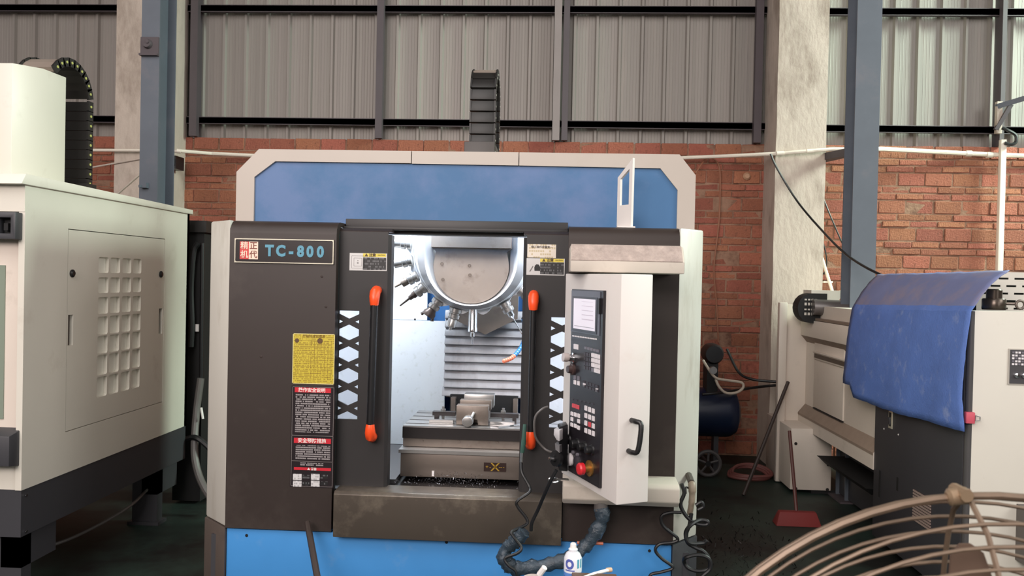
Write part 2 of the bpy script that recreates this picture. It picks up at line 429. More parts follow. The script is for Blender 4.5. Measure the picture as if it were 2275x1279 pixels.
def hbeam(x0, x1, y0, y1, label):
    t = .012; xm = (x0+x1)/2
    r = thing('steel_column', (xm, (y0+y1)/2, 0), label, 'column')
    MB().box(x0, x1, y0, y0+t, 0.012, 5.6).done('front_flange', beamm, r)
    MB().box(x0, x1, y1-t, y1, 0.012, 5.6).done('rear_flange', beamm, r)
    MB().box(xm-t/2, xm+t/2, y0+t, y1-t, 0.012, 5.6).done('web', beamm, r)
    MB().box(x0-.05, x1+.05, y0-.05, y1+.05, 0, .012).done('base_plate', girtm, r)
    return r
xl = ax_(311, 300, 6.0); xr = ax_(351, 300, 6.0)
hb = hbeam(xl, xr, 6.0, 6.27, 'blue-grey steel H column at left in front of the pink concrete column')
z0 = az_(330, 120, 5.99)
MB().box(xl, xr, 5.985, 6.0, z0, z0+.13).box(xl, xr, 5.96, 6.0, z0-.015, z0).done('bracket_plate', girtm, hb)
c0 = at(329, 98, 5.985)
MB().lathe([(.0, -.03), (.03, -.03), (.036, -.012), (.036, 0)], c0, (0, 1, 0)).cyl(c0+V((.012, -.04, .01)), c0+V((.012, -.02, .01)), .012).done('bracket_bolt', girtm, hb)
c0 = at(322, 412, 5.99); MB().box(c0.x-.025, c0.x+.025, 5.96, 6.0, c0.z-.02, c0.z+.02).box(c0.x-.025, c0.x-.01, 5.94, 5.97, c0.z-.02, c0.z).done('weld_lug', beamm, hb)
hbeam(ax_(1898, 300, 6.0), ax_(1953, 300, 6.0), 6.0, 6.2, 'blue-grey steel H column rising behind the tarp covered lathe')
bx = at(393, 362, 7.2)
tag(MB().box(-3.584, bx.x+.02, 7.14, 7.3, bx.z-.06, bx.z+.06).box(-3.57, bx.x+.012, 7.125, 7.14, bx.z-.03, bx.z+.03).done('switch_box', black), 'small black switch box beside the left steel column', 'switch')

# conduits and wires on the back wall
def pipe(name, pts, r, mt, label, cat, sm=True, n=8, group=None):
    return tag(MB().tube(smooth(pts) if sm else pts, r, n).done(name, mt), label, cat, group)
t = thing('conduit_pipe', at(400, 338, 7.42), 'thin white conduit pipe running left of the blue hood on brick', 'pipe')
MB().tube([at(60, 333, 7.05), at(310, 334, 7.05), at(400, 336, 7.05)], .013).done('pipe_run', pvc, t)
MB().tube([at(396, 335, 7.05), at(470, 341, 7.3), at(600, 347, 7.40)], .017).done('pipe_run', pvc, t)
MB().cyl(at(393, 335, 7.05), at(402, 336, 7.06), .02).done('pipe_joint', pvc, t)
t = thing('conduit_pipe', at(1700, 342, 7.05), 'thin white conduit pipe running from blue hood across the concrete column to the far right', 'pipe')
MB().tube([at(1480, 352, 7.4), at(1600, 347, 7.3), at(1730, 341, 7.06), at(1850, 331, 7.03), at(1900, 331, 7.05)], .016).done('pipe_run', pvc, t)
MB().tube([at(1900, 331, 7.05), at(1960, 331, 7.3), at(2150, 341, 7.44), at(2560, 358, 7.44)], .021).done('pipe_run', pvc, t)
for px, py, yy in ((1733, 341, 7.055), (1800, 336, 7.045)): MB().cyl(at(px-8, py, yy), at(px+8, py-1, yy), .019).done('pipe_joint', pvc, t)
for px, py in ((2152, 341), (2198, 344)): MB().cyl(at(px-6, py, 7.44), at(px+6, py, 7.44), .027).done('pipe_joint', pvc, t)
a, c = at(2229, 310, 7.40), at(2220, 620, 7.40)
tag(MB().box(a.x-.024, a.x+.024, 7.385, 7.43, 0.9, a.z).done('cable_trunking', pvc, bev=.004), 'white vertical cable trunking strip on brick at far right', 'trunking')
pipe('power_cable', [at(1712, 342, 7.03), at(1727, 375, 7.0), at(1770, 445, 6.9), at(1820, 505, 6.6), at(1880, 565, 6.0), at(1950, 607, 5.5), at(2010, 625, 5.45)], .009, rubber, 'long black cable sagging from the column conduit to the tarp', 'cable')
pipe('power_cable', [at(1826, 432, 7.4), at(1845, 480, 7.35), at(1872, 542, 7.2), at(1885, 570, 7.1)], .007, rubber, 'short black cable on brick behind the right steel column', 'cable')
pipe('cable_loop', [at(1824, 440, 7.45), at(1826, 520, 7.45), at(1836, 570, 7.45), at(1834, 600, 7.45), at(1822, 615, 7.45)], .006, rubber, 'thin dark cable looping beside the right edge of the concrete column', 'cable')
a, c = at(1821, 556, 7.35), at(1850, 650, 7.2)
tag(MB().tube([a, c], .014).box(at(1836, 626, 7.26).x-.03, at(1836, 626, 7.26).x+.05, 7.24, 7.27, at(1836, 626, 7.26).z-.008, at(1836, 626, 7.26).z+.008).done('wooden_stick', pvc), 'pale stick leaning against brick beside the concrete column', 'stick')
pipe('wall_wire', [at(1545, 385, 7.35), at(1568, 352, 7.42), at(1580, 350, 7.44), at(1596, 365, 7.46), at(1600, 400, 7.46), at(1598, 480, 7.46), at(1592, 540, 7.46), at(1586, 600, 7.46), at(1592, 680, 7.46), at(1596, 760, 7.45)], .008, M('brown_wire', (146, 96, 72), .6), 'brown wire hanging in a long loop on the dark brick', 'wire')
c0 = at(1660, 391, 7.47); tag(MB().lathe([(.035, 0), (.035, .012), (.02, .03), (.0, .03)], c0+V((0, .02, 0)), (0, -1, 0)).done('wall_plug', M('wall_plug_paint', (190, 150, 120), .6)), 'small round pale plug set in the brick right of the blue hood', 'plug')
pipe('tie_wire', [at(203, 372, 7.09), at(314, 352, 7.09)], .008, concrete, 'upper pale wire strut crossing the left concrete column', 'wire', False)
pipe('tie_wire', [at(258, 432, 7.09), at(312, 385, 7.09)], .009, concrete, 'lower pale wire strut angled across the left concrete column', 'wire', False)
# bracket near the column and bracket on the right mullion
a = at(1832, 347, 7.1); c = at(1882, 338, 6.7)
tag(MB().hexa([a+V((0, 0, .03)), a+V((0, 0, -.03)), a+V((.03, .25, -.03)), a+V((.03, .25, .03))], [c+V((0, 0, .035)), c+V((0, 0, -.03)), c+V((.03, .1, -.03)), c+V((.03, .1, .035))]).done('steel_bracket', girtm), 'dark steel angle bracket on the concrete column under the conduit', 'bracket')
t = thing('wall_bracket', at(2225, 240, 7.4), 'grey angle iron wall bracket with strut at the upper right edge', 'bracket')
def bar(p, q, hw, d=.03):
    p, q = V(p), V(q); e = (q-p).normalized(); nn = e.cross(V((0, 1, 0))).normalized()*hw; y = V((0, d, 0))
    return MB().hexa([p+nn, p-nn, p-nn+y, p+nn+y], [q+nn, q-nn, q-nn+y, q+nn+y])
bar(at(2216, 236, 7.4), at(2300, 211, 7.2), .022).done('bracket_arm', beamm, t)
bar(at(2214, 288, 7.4), at(2248, 232, 7.36), .017).done('bracket_strut', girtm, t)
MB().box(at(2214, 300, 7.4).x, at(2226, 300, 7.4).x, 7.4, 7.44, az_(2220, 296, 7.4), az_(2220, 225, 7.4)).done('bracket_plate', concrete, t)
pipe('cable_loop', [at(2226, 284, 7.38), at(2240, 290, 7.36), at(2256, 300, 7.36), at(2257, 315, 7.36), at(2247, 321, 7.36), at(2232, 317, 7.38)], .015, rubber, 'thick black cable loop under the wall bracket at far right', 'cable')

# ================================================================== LEFT WHITE MACHINE
lm = thing('machining_centre', (-3.3, 4.3, 0), 'cream white enclosed machine tool at left edge on dark legs', 'machine')
XS = -2.45
# side wall with its opening for the hinged side door
dz0, dz1, dy0, dy1 = .778, 1.804, 3.876, 4.872
MB().plate([(3.55, .57), (5.2, .57), (5.2, 1.985), (3.55, 1.985)], [[(dy0, dz0), (dy1, dz0), (dy1, dz1), (dy0, dz1)]], lambda u, v: (XS, u, v), (-.03, 0, 0)).done('side_wall', cream, lm)
# door with a 4 x 7 grille of rounded windows
g = []
ys = [at(px, 640, XS, 0).y for px in (218.5, 241, 245, 266.5, 271.5, 291, 295.5, 313.5)]
zt = [az for az in (571, 606, 616, 651, 660, 697, 703, 743, 746, 785, 788, 832, 836, 880)]
zz = [at(228, p, XS, 0).z for p in zt]
holes = []
for i in range(4):
    for j in range(7): holes.append(rrect(ys[2*i], ys[2*i+1], zz[2*j+1], zz[2*j], .012, 3))
slots = []
for px, p0, p1 in ((157, 699, 767), (357, 685, 741)):
    yc = at(px, 730, XS, 0).y; za, zb = at(px, p0, XS, 0).z, at(px, p1, XS, 0).z
    slots.append((yc-.021, yc+.021, zb, za))
door = MB().plate([(dy0+.004, dz0+.004), (dy1-.004, dz0+.004), (dy1-.004, dz1-.004), (dy0+.004, dz1-.004)], holes+[[(a, c), (b, c), (b, d), (a, d)] for a, b, c, d in slots], lambda u, v: (XS-.001, u, v), (-.018, 0, 0)).done('side_door', cream, lm)
MB().box(XS-.030, XS-.0195, min(ys)-.03, max(ys)+.03, min(zz)-.03, max(zz)+.03).done('filter_pad', M('bright_filter_pad', (244, 238, 226), .6, dirt=(150, 146, 138), dscale=6, damt=.8, dcut=.62), door)
for a, b, c, d in slots: MB().box(XS-.029, XS-.0195, a-.01, b+.01, c-.01, d+.01).done('handle_pocket', M('slot_grey', (86, 76, 70), .6), door)
for px, py in ((160, 607), (357, 609)):
    p = at(px, py, XS, 0); MB().lathe([(.02, 0), (.02, .006), (.012, .012), (0, .012)], p, (1, 0, 0), 16).done('door_lock', black, door)
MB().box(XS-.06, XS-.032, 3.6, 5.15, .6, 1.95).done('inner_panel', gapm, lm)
# roof, front
MB().prism([(3.50, 1.985), (5.22, 1.985), (5.22, 2.015), (3.53, 2.035)], 0, -4.4, XS+.015).done('roof', cream, lm, bev=.004)
MB().box(-4.4, XS, 5.17, 5.2, .57, 1.985).done('rear_wall', cream, lm)
zt_ = az_(50, 470, 3.55)
MB().box(-4.4, XS-.0005, 3.547, 3.6, zt_, 1.985).done('front_header', cream, lm)
z1, z2 = az_(40, 471, 3.5), az_(40, 531, 3.5)
fx = XS-.012
MB().plate([(-2.85, z2), (fx, z2), (fx, z1), (-2.85, z1)], [[(-2.545, z2+.025), (-2.485, z2+.025), (-2.485, z1-.025), (-2.545, z1-.025)]], lambda u, v: (u, 3.5, v), (0, .05, 0)).done('door_handle_box', darkm, lm, bev=.003)
MB().box(-2.56, -2.47, 3.545, 3.56, z2+.01, z1-.01).box(-2.53, -2.51, 3.52, 3.545, z2+.04, z1-.05).done('handle_recess', blackm, lm)
z3, z4 = az_(40, 968, 3.5), az_(40, 1035, 3.5)
MB().box(-4.4, fx-.004, 3.58, 3.62, z3, z2+.02).done('front_door', cream_r, lm)
MB().box(-3.4, -2.56, 3.575, 3.58, z3+.06, z2-.12).done('door_window', M('grey_green_glass', (132, 142, 128), .12, var=.04), lm)
MB().hexa([(-3.6, 3.48, z4), (fx, 3.48, z4), (fx, 3.6, z4-.02), (-3.6, 3.6, z4-.02)], [(-3.6, 3.48, z3), (fx, 3.48, z3), (fx, 3.62, z3+.03), (-3.6, 3.62, z3+.03)]).done('front_tray', darkm, lm, bev=.004)
MB().box(-4.4, XS-.001, 3.56, 3.6, .57, z4).done('front_skirt', cream, lm)
MB().box(-4.4, XS-.004, 3.556, 5.2, .35, .57).done('base_band', darkm, lm)
for yy in (3.60, 4.88):
    for xx in (XS-.03, -4.2):
        MB().box(xx-.16, xx-.0, yy, yy+.07, .02, .36).box(xx-.10, xx-.0, yy, yy+.26, .19, .36).box(xx-.18, xx+.02, yy-.02, yy+.09, 0, .02).done('leg', darkm, lm)
for py in (1100, 1180):
    p = at(58, py, XS, 0); MB().cyl(p, p+V((.004, 0, 0)), .006, n=10).done('bolt_head', chrome, lm)
pipe('floor_hose', [at(70, 1225, 4.1), at(170, 1190, 4.3), at(280, 1130, 4.6), at(330, 1085, 4.9)], .009, hosegrey, 'thin dark hose running beneath the left white machine', 'hose')
# tower and its energy chain
p = [at(-60, 140, 3.9), at(28, 140, 3.9), at(96, 152, 4.08), at(147, 172, 4.3)]
poly = [(q.x, q.y) for q in p]; back = [(poly[-1][0]-.01, 4.31), (poly[0][0], 4.31)]
zt0, zt1 = [p[0].z, p[1].z, p[2].z, p[3].z], 2.03
lo = [(a, b, 2.03) for a, b in poly+back]; hi = [(a, b, zv) for (a, b), zv in zip(poly+back, [p[1].z, p[1].z, p[2].z, p[3].z, p[3].z, p[1].z])]
MB().hexa(lo, hi).done('column_cover', cream, lm, bev=.003)
xo = -2.73; cy, cz, rr = 4.335, 2.57, .185
ch = thing('energy_chain', (xo-.1, cy, 2.03), 'black energy chain with yellow pins arching over the left white machine', 'cable chain')
path = [(cy+rr*math.cos(a), cz+rr*math.sin(a), a) for a in [PI-.26*k for k in range(3, 12)]]
path += [(cy+rr, cz-.02-.056*k, 0) for k in range(0, 9)]
for k, (yy, z_, a) in enumerate(path):
    q = V((0, -math.sin(a), math.cos(a))); n_ = V((0, math.cos(a), math.sin(a))); o_ = V((xo, yy, z_))
    for sx in (0, -.19):
        A = [o_+V((sx, 0, 0))+q*s*.03+n_*t*.024 for s, t in ((-1, -1), (1, -1), (1, 1), (-1, 1))]
        l = MB().hexa(A, [v_+V((-.012, 0, 0)) for v_ in A]).done('side_link', chain_m, ch)
        if sx == 0: MB().cyl(o_, o_+V((.003, 0, 0)), .0075, n=10).done('link_pin', yellowp, l)
    A = [o_+V((-.012, 0, 0))+q*s*.0265+n_*t*.014 for s, t in ((-1, -1), (1, -1), (1, 1), (-1, 1))]
    MB().hexa(A, [v_+V((-.178, 0, 0)) for v_ in A]).done('cross_bar', chain_t if k < 3 else chain_m, ch)
MB().box(xo-.21, xo+.01, cy+rr-.05, cy+rr+.05, 2.0, 2.10).done('chain_foot', chain_m, ch)
# cabinet and hoses behind it
t = thing('cable_cabinet', (at(438, 700, 5.4).x, 5.4, .4), 'tall narrow black cable duct behind the left white machine', 'duct')
a = at(424, 490, 5.35); c = at(455, 940, 5.35)
MB().box(a.x-.1, c.x-.025, 5.35, 5.6, .02, a.z-.05).done('duct_body', blackm, t)
MB().box(a.x-.1, c.x, 5.32, 5.6, a.z-.08, a.z).done('duct_cap', chain_m, t)
MB().cyl(at(450, 540, 5.34), at(447, 840, 5.34), .014).done('duct_rail', rubber, t)
pp = at(438, 728, 5.33); MB().box(pp.x-.012, pp.x+.012, 5.325, 5.335, pp.z-.025, pp.z+.025).done('duct_label', whitem, t)
pipe('grey_hose', [at(446, 840, 5.3), at(436, 920, 5.28), at(432, 1000, 5.2), at(440, 1050, 5.15), at(458, 1090, 5.1), at(480, 1120, 5.1)], .024, hosegrey, 'thick grey hose dropping between the left machine and the blue machine', 'hose', n=10)
pipe('black_hose', [at(440, 540, 5.3), at(430, 560, 5.3), at(424, 640, 5.3), at(426, 720, 5.3), at(424, 770, 5.3)], .02, rubber, 'black hose bunched at the top of the narrow black duct', 'hose')
pipe('short_hose', [at(412, 975, 5.25), at(435, 972, 5.2), at(455, 985, 5.2), at(470, 1000, 5.2)], .02, rubber, 'short black hose bend beside the thick grey hose', 'hose')
pipe('white_tag', [at(447, 905, 5.25), at(451, 930, 5.25)], .008, whitem, 'small white tag hanging beside the thick grey hose', 'tag', False)

# ================================================================== MAIN BLUE MACHINE
mm = thing('machining_centre', (-.46, 4.2, 0), 'blue and charcoal vertical machining centre with open sliding doors, in the middle', 'machine')
XL, XP, XR, XE = -1.462, -.977, .055, .538
ZB, ZT = .452, 1.838
def front(x0, x1, name):
    prof = [(3.5, ZB), (3.5, ZT-.06)]+[(3.56-.06*math.cos(R(a)), ZT-.06+.06*math.sin(R(a))) for a in (20, 40, 60, 80, 90)]+[(3.76, ZT), (3.76, ZT-.02), (3.57, ZT-.02), (3.54, ZT-.06), (3.54, ZB)]
    return MB().prism(prof, 0, x0, x1).done(name, dkgrey, mm)
fpl = front(XL, XP, 'front_panel_left')
# right panel, narrower top edge light
fpr = front(XR, XE, 'front_panel_right')
MB().box(XP-.012, XP-.0005, 3.54, 3.557, ZB, ZT-.03).done('panel_return', M('panel_return_paint', (48, 58, 58), .4), mm)
MB().box(XR+.0005, XR+.012, 3.54, 3.557, ZB, ZT-.03).done('panel_return', M('panel_return_paint', (48, 58, 58), .4), mm)
def flank(s, xf, xo_, name, z0, z1, mt, y1=5.0):
    poly = [(xf, 3.5), (xo_, 3.64), (xo_, y1), (xo_-s*.04, y1), (xo_-s*.04, 3.68), (xf, 3.56)]
    r = .07; b = MB()
    A = [(x_, y_, z0) for x_, y_ in poly]; B = [(x_, y_, z1) for x_, y_ in poly]
    b.hexa(A, B); return b.done(name, mt, mm, bev=.01 if z1 > 1 else .002)
flank(-1, XL, -1.612, 'side_flank', .455, ZT, cream_w)
flank(1, XE, .664, 'side_flank', .455, ZT, cream_w)
flank(-1, XL, -1.618, 'corner_plinth', .0, .45, plinthm)
flank(1, XE, .668, 'corner_plinth', .0, .45, darkm)
base = MB().box(XL+.002, XE-.002, 3.515, 3.56, .02, ZB-.008).done('base_panel', blueb, mm, bev=.003)
for px, py in ((548, 1189), (992, 1204), (1443, 1223)):
    p = at(px, py, 3.515); MB().cyl(p+V((0, -.001, 0)), p+V((0, .004, 0)), .007, n=12).done('bolt_hole', hole_b, base)
MB().box(-1.55, .62, 3.56, 5.0, 0, .40).done('bed_casting', darkm, mm)
# sill
sx0, sx1 = at(741, 1090, 3.46).x, at(1249, 1103, 3.46).x
MB().prism([(3.46, .442), (3.46, .632), (3.475, .645), (3.60, .645), (3.60, .442)], 0, sx0, sx1).done('door_sill', sill_m, mm, bev=.003)
# hood: three cream frame sections with fine gaps, and the blue face
YH = 3.76
HO = [(-1.54, 1.80), (-1.54, 2.085), (-1.432, 2.196), (.565, 2.196), (.642, 2.10), (.642, 1.80)]
HI = [(-1.452, 1.80), (-1.452, 2.062), (-1.352, 2.138), (.478, 2.130), (.560, 2.030), (.560, 1.80)]
xa, xb = at(915, 350, YH).x, at(1153, 355, YH).x
def hood(poly, name, mt, y0, y1, **k):
    return MB().prism(poly, 1, y0, y1).done(name, mt, mm, **k)
hood([HO[0], HO[1], HO[2], (xa-.002, 2.196), (xa-.002, 2.138), HI[2], HI[1], HI[0]], 'hood_frame', hoodc, YH-.01, YH+.05)
hood([(xa+.002, 2.196), (xb-.002, 2.196), (xb-.002, 2.134), (xa+.002, 2.136)], 'hood_frame', hoodc, YH-.01, YH+.05)
hood([(xb+.002, 2.196), HO[3], HO[4], HO[5], HI[5], HI[4], HI[3], (xb+.002, 2.134)], 'hood_frame', hoodc, YH-.01, YH+.05)
hood(HI, 'hood_face', bluep, YH+.002, YH+.03)
hs_ = MB(); HS = [(a*.999-.001, b-.004) for a, b in HO]
for (a0, b0), (a1, b1) in zip(HS, HS[1:]):
    nx, nz = (b1-b0), -(a1-a0); ll = math.hypot(nx, nz); nx, nz = nx/ll*.012, nz/ll*.012
    hs_.prism([(a0, b0), (a1, b1), (a1+nx, b1+nz), (a0+nx, b0+nz)], 1, YH+.05, 5.0)
hs_.done('hood_shell', cream_r, mm)
# lintel and doors
zl = az_(1000, 522, 3.64)
MB().box(XP+.002, XR-.002, 3.64, 3.75, zl, 1.862).box(XP+.002, XR-.002, 3.60, 3.64, zl+.015, zl+.03).done('door_lintel', dkgrey2, mm, bev=.003)
YD = 3.56; DZ0, DZ1 = .645, az_(820, 515, YD)
def sdoor(name, x0, x1, wx0, wx1, wz0, wz1, n):
    d = MB().plate([(x0, DZ0), (x1, DZ0), (x1, DZ1), (x0, DZ1)], [[(wx0, wz0), (wx1, wz0), (wx1, wz1), (wx0, wz1)]], lambda u, v: (u, YD, v), (0, .012, 0)).done(name, dkgrey2, mm)
    p_ = (wz1-wz0)/n; h = .135*p_
    for k in range(n):
        zc_ = wz1-p_*(k+.5)
        for e in (1, -1):
            za_, zb_ = zc_+e*.232*p_, zc_-e*.232*p_
            f = lambda x, z_: (x, z_)
            MB().prism([(wx0-.002, za_-h), (wx1+.002, zb_-h), (wx1+.002, zb_+h), (wx0-.002, za_+h)], 1, YD+.0005+.0004*(e > 0), YD+.011).done('lattice_bar', dkgrey2, d)
    return d
lx0, lx1 = XP-.06, at(862, 560, YD).x
rx0, rx1 = at(1170, 560, YD).x, .14
wz1, wz0 = az_(775, 690, YD), az_(775, 931, YD)
dl = sdoor('sliding_door_left', lx0, lx1, at(752.5, 750, YD).x, at(797, 750, YD).x, wz0, wz1, 5)
wz1b, wz0b = az_(1245, 705, YD), az_(1245, 950, YD)
dr = sdoor('sliding_door_right', rx0, rx1, at(1224, 750, YD).x, at(1224, 750, YD).x+.098, wz0b, wz1b, 5)
for d, xe, s in ((dl, lx1, 1), (dr, rx0, -1)):
    MB().prism([(xe, YD), (xe+s*.014, YD+.012), (xe+s*.014, YD+.07), (xe-s*.004, YD+.07), (xe-s*.004, YD+.012)], 2, DZ0, DZ1-.012).done('door_edge', dkgrey2, d)
    MB().prism([(YD, DZ1), (YD, DZ1+.002), (YD+.02, DZ1+.016), (YD+.07, DZ1+.016), (YD+.07, DZ1)], 0, (lx0 if s > 0 else rx0-.014), (lx1+.014 if s > 0 else rx1)).done('door_top_edge', dkgrey, d)
    # glazing strip behind the lattice
    a_, b_ = (at(745, 750, YD).x, at(800, 750, YD).x) if s > 0 else (at(1222, 750, YD).x, at(1224, 750, YD).x+.106)
    MB().box(a_, b_, YD+.014, YD+.017, wz0-.01, wz1+.01).done('window_pane', M('clear_pane', (245, 245, 250), .04, var=.01, trans=1.), d)
def door_handle(px0, py0, px1, py1, r=.017):
    y0 = YD-.062
    h = MB().tube([at(px0, py0+8, y0), at(px1, py1-8, y0)], r, 14).done('door_handle', black, mm)
    for (px, py, s) in ((px0, py0, 1), (px1, py1, -1)):
        p = at(px, py, y0); b = MB()
        b.tube([p+V((0, .002, -s*.045)), p+V((0, 0, -s*.03)), p+V((0, .002, -s*.008)), p+V((0, .012, s*.010)), p+V((0, .035, s*.02)), p+V((0, .062, s*.02))], [.0185, .021, .0235, .024, .022, .02], 14)
        b.done('end_cap', orange, h)
    return h
door_handle(832, 655, 822, 965); door_handle(1185, 665, 1178, 982, .014)

# name plate and stickers
def flat(px0, py0, px1, py1, y, name, mt, parent, d=.002, bev=0):
    a, c = at(px0, py0, y), at(px1, py1, y)
    return MB().box(a.x, c.x, y, y+d, c.z, a.z).done(name, mt, parent)
ys_ = 3.4985
npl = flat(522, 529, 741, 587, 3.494, 'name_plate', M('plate_black', (28, 20, 20), .3), mm, .006)
a, c = at(522, 529, 3.494), at(741, 587, 3.494)
fr = MB()
for q in ((a.x, c.x, a.z-.004, a.z), (a.x, c.x, c.z, c.z+.004), (a.x, a.x+.004, c.z, a.z), (c.x-.004, c.x, c.z, a.z)): fr.box(q[0], q[1], 3.491, 3.494, q[2], q[3])
for xx in (a.x, c.x):
    for z_ in (a.z, c.z):
        sx = .012 if xx == a.x else -.012; sz = -.012 if z_ == a.z else .012
        fr.prism([(xx, z_), (xx+sx, z_), (xx, z_+sz)], 1, 3.4908, 3.494)
fr.done('plate_frame', silver, npl)
hgt = a.z-c.z
sa, sc_ = at(533.5, 536, 3.492), at(573, 576, 3.492); sm_ = (sa.x+sc_.x)/2
MB().box(sa.x, sm_, 3.4905, 3.494, sc_.z, sa.z).done('seal_red_half', redl, npl)
MB().box(sm_, sc_.x, 3.4905, 3.494, sc_.z, sa.z).done('seal_cream_half', pinkl, npl)
q = (sc_.x-sa.x)/4; zq = (sa.z-sc_.z)/4; zm = (sa.z+sc_.z)/2
for chx, dx, dz, mt in (('精', -q, zq, pinkl), ('机', -q, -zq, pinkl), ('正', q, zq, M('seal_ink', (120, 60, 48), .5)), ('代', q, -zq, M('seal_ink', (120, 60, 48)))):
    text(chx, .036, (sm_+dx, 3.490, zm+dz), mt, npl, 'seal_character', bold=.0004)
tp = at(656, 559, 3.4935); 
for i, chx in enumerate('TC-800'):
    pc = at((599, 624, 647, 668, 689, 712)[i], 557.5+i*.6, 3.4935)
    text(chx, .066, (pc.x, 3.4925, pc.z), teal, npl, 'model_letter', ex=.0012, bold=.0032, sx=.92)
ysk = 3.4985
yn = flat(651, 740, 742, 854, ysk, 'yellow_table_sheet', yel, mm, .0012)
a, c = at(651, 740, ysk), at(742, 854, ysk)
fr = MB()
for q in ((a.x, c.x, a.z-.003, a.z), (a.x, c.x, c.z, c.z+.003), (a.x, a.x+.003, c.z, a.z), (c.x-.003, c.x, c.z, a.z)): fr.box(q[0], q[1], ysk-.0006, ysk, q[2], q[3])
fr.done('sheet_border', M('pale_yellow_ink', (218, 206, 140), .5), yn)
fr = MB()
for k in range(1, 8):
    xx = a.x+(c.x-a.x)*(.36+.08*k); fr.box(xx-.0005, xx+.0005, ysk-.0005, ysk, c.z+.02, a.z-.03)
for k in range(1, 13):
    z_ = c.z+(a.z-c.z)*(.08+.065*k); fr.box(a.x+.01, c.x-.01, ysk-.0005, ysk, z_-.0004, z_+.0004)
fr.done('table_rules', M('brown_ink', (128, 98, 34), .6), yn)
text('主轴转速对照表', .015, ((a.x+c.x)/2, ysk-.0006, a.z-.012), M('brown_ink', (128, 98, 34)), yn, 'sheet_heading')
p = at(711, 757, ysk); MB().lathe([(.0, .0), (.011, .0), (.013, .0006), (0, .0006)], p+V((0, -.0004, 0)), (0, -1, 0), 9).done('oil_stain', M('oil_brown', (88, 62, 34), .5), yn)
p = at(660, 756, ysk); MB().lathe([(.0, .0), (.010, .0), (.010, .0006), (0, .0006)], p+V((0, -.0004, 0)), (0, -1, 0), 9).done('oil_stain', M('oil_brown', (88, 62, 34), .5), yn)
bn = flat(648, 856, 740, 1084, ysk, 'safety_notice', M('notice_black', (30, 22, 26), .35), mm, .0012)
redp = M('notice_red', (196, 38, 52), .4, var=.06)
wtxt = M('notice_white', (236, 220, 214), .45)
def strip(py0, py1, mt, name, x0=656, x1=735, yy=ysk-.0006): return flat(x0, py0, x1, py1, yy, name, mt, bn, .0006)
for py0, py1 in ((874, 962), (988, 1023)): strip(py0, py1, blkprint, 'notice_print', 657, 733)
strip(1027, 1035, blkprint, 'notice_print', 667, 718)
for py0, py1, tx, sz in ((860, 873, '操作安全说明', .0205), (972, 986, '安全预防措施', .0215), (1037, 1046, '▲ 警告', .013)):
    s_ = strip(py0, py1, redp, 'red_heading', 653 if py0 > 900 else 655)
    p = at(693, (py0+py1)/2+.3, ysk-.0008); text(tx, sz, (p.x, ysk-.0009, p.z), wtxt, bn, 'heading_text', bold=.0004)
for px in (650, 690):
    for py in (1052, 1067):
        flat(px+1, py, px+20, py+14, ysk-.0006, 'pictogram', greyprint, bn, .0006)
        flat(px+22, py+2, px+38, py+11, ysk-.0006, 'notice_print', blkprint2, bn, .0006)
fr = MB(); a, c = at(650, 858, ysk), at(738, 1082, ysk)
for q in ((a.x, c.x, a.z-.0014, a.z), (a.x, c.x, c.z, c.z+.0014), (a.x, a.x+.0014, c.z, a.z), (c.x-.0014, c.x, c.z, a.z)): fr.box(q[0], q[1], ysk-.0005, ysk, q[2], q[3])
zz1 = az_(693, 968, ysk); fr.box(a.x, c.x, ysk-.0005, ysk, zz1, zz1+.0016); zz1 = az_(693, 1025, ysk); fr.box(a.x, c.x, ysk-.0005, ysk, zz1, zz1+.0016)
fr.done('notice_rules', M('notice_grey', (136, 128, 124), .5), bn)
yk = YD-.0015
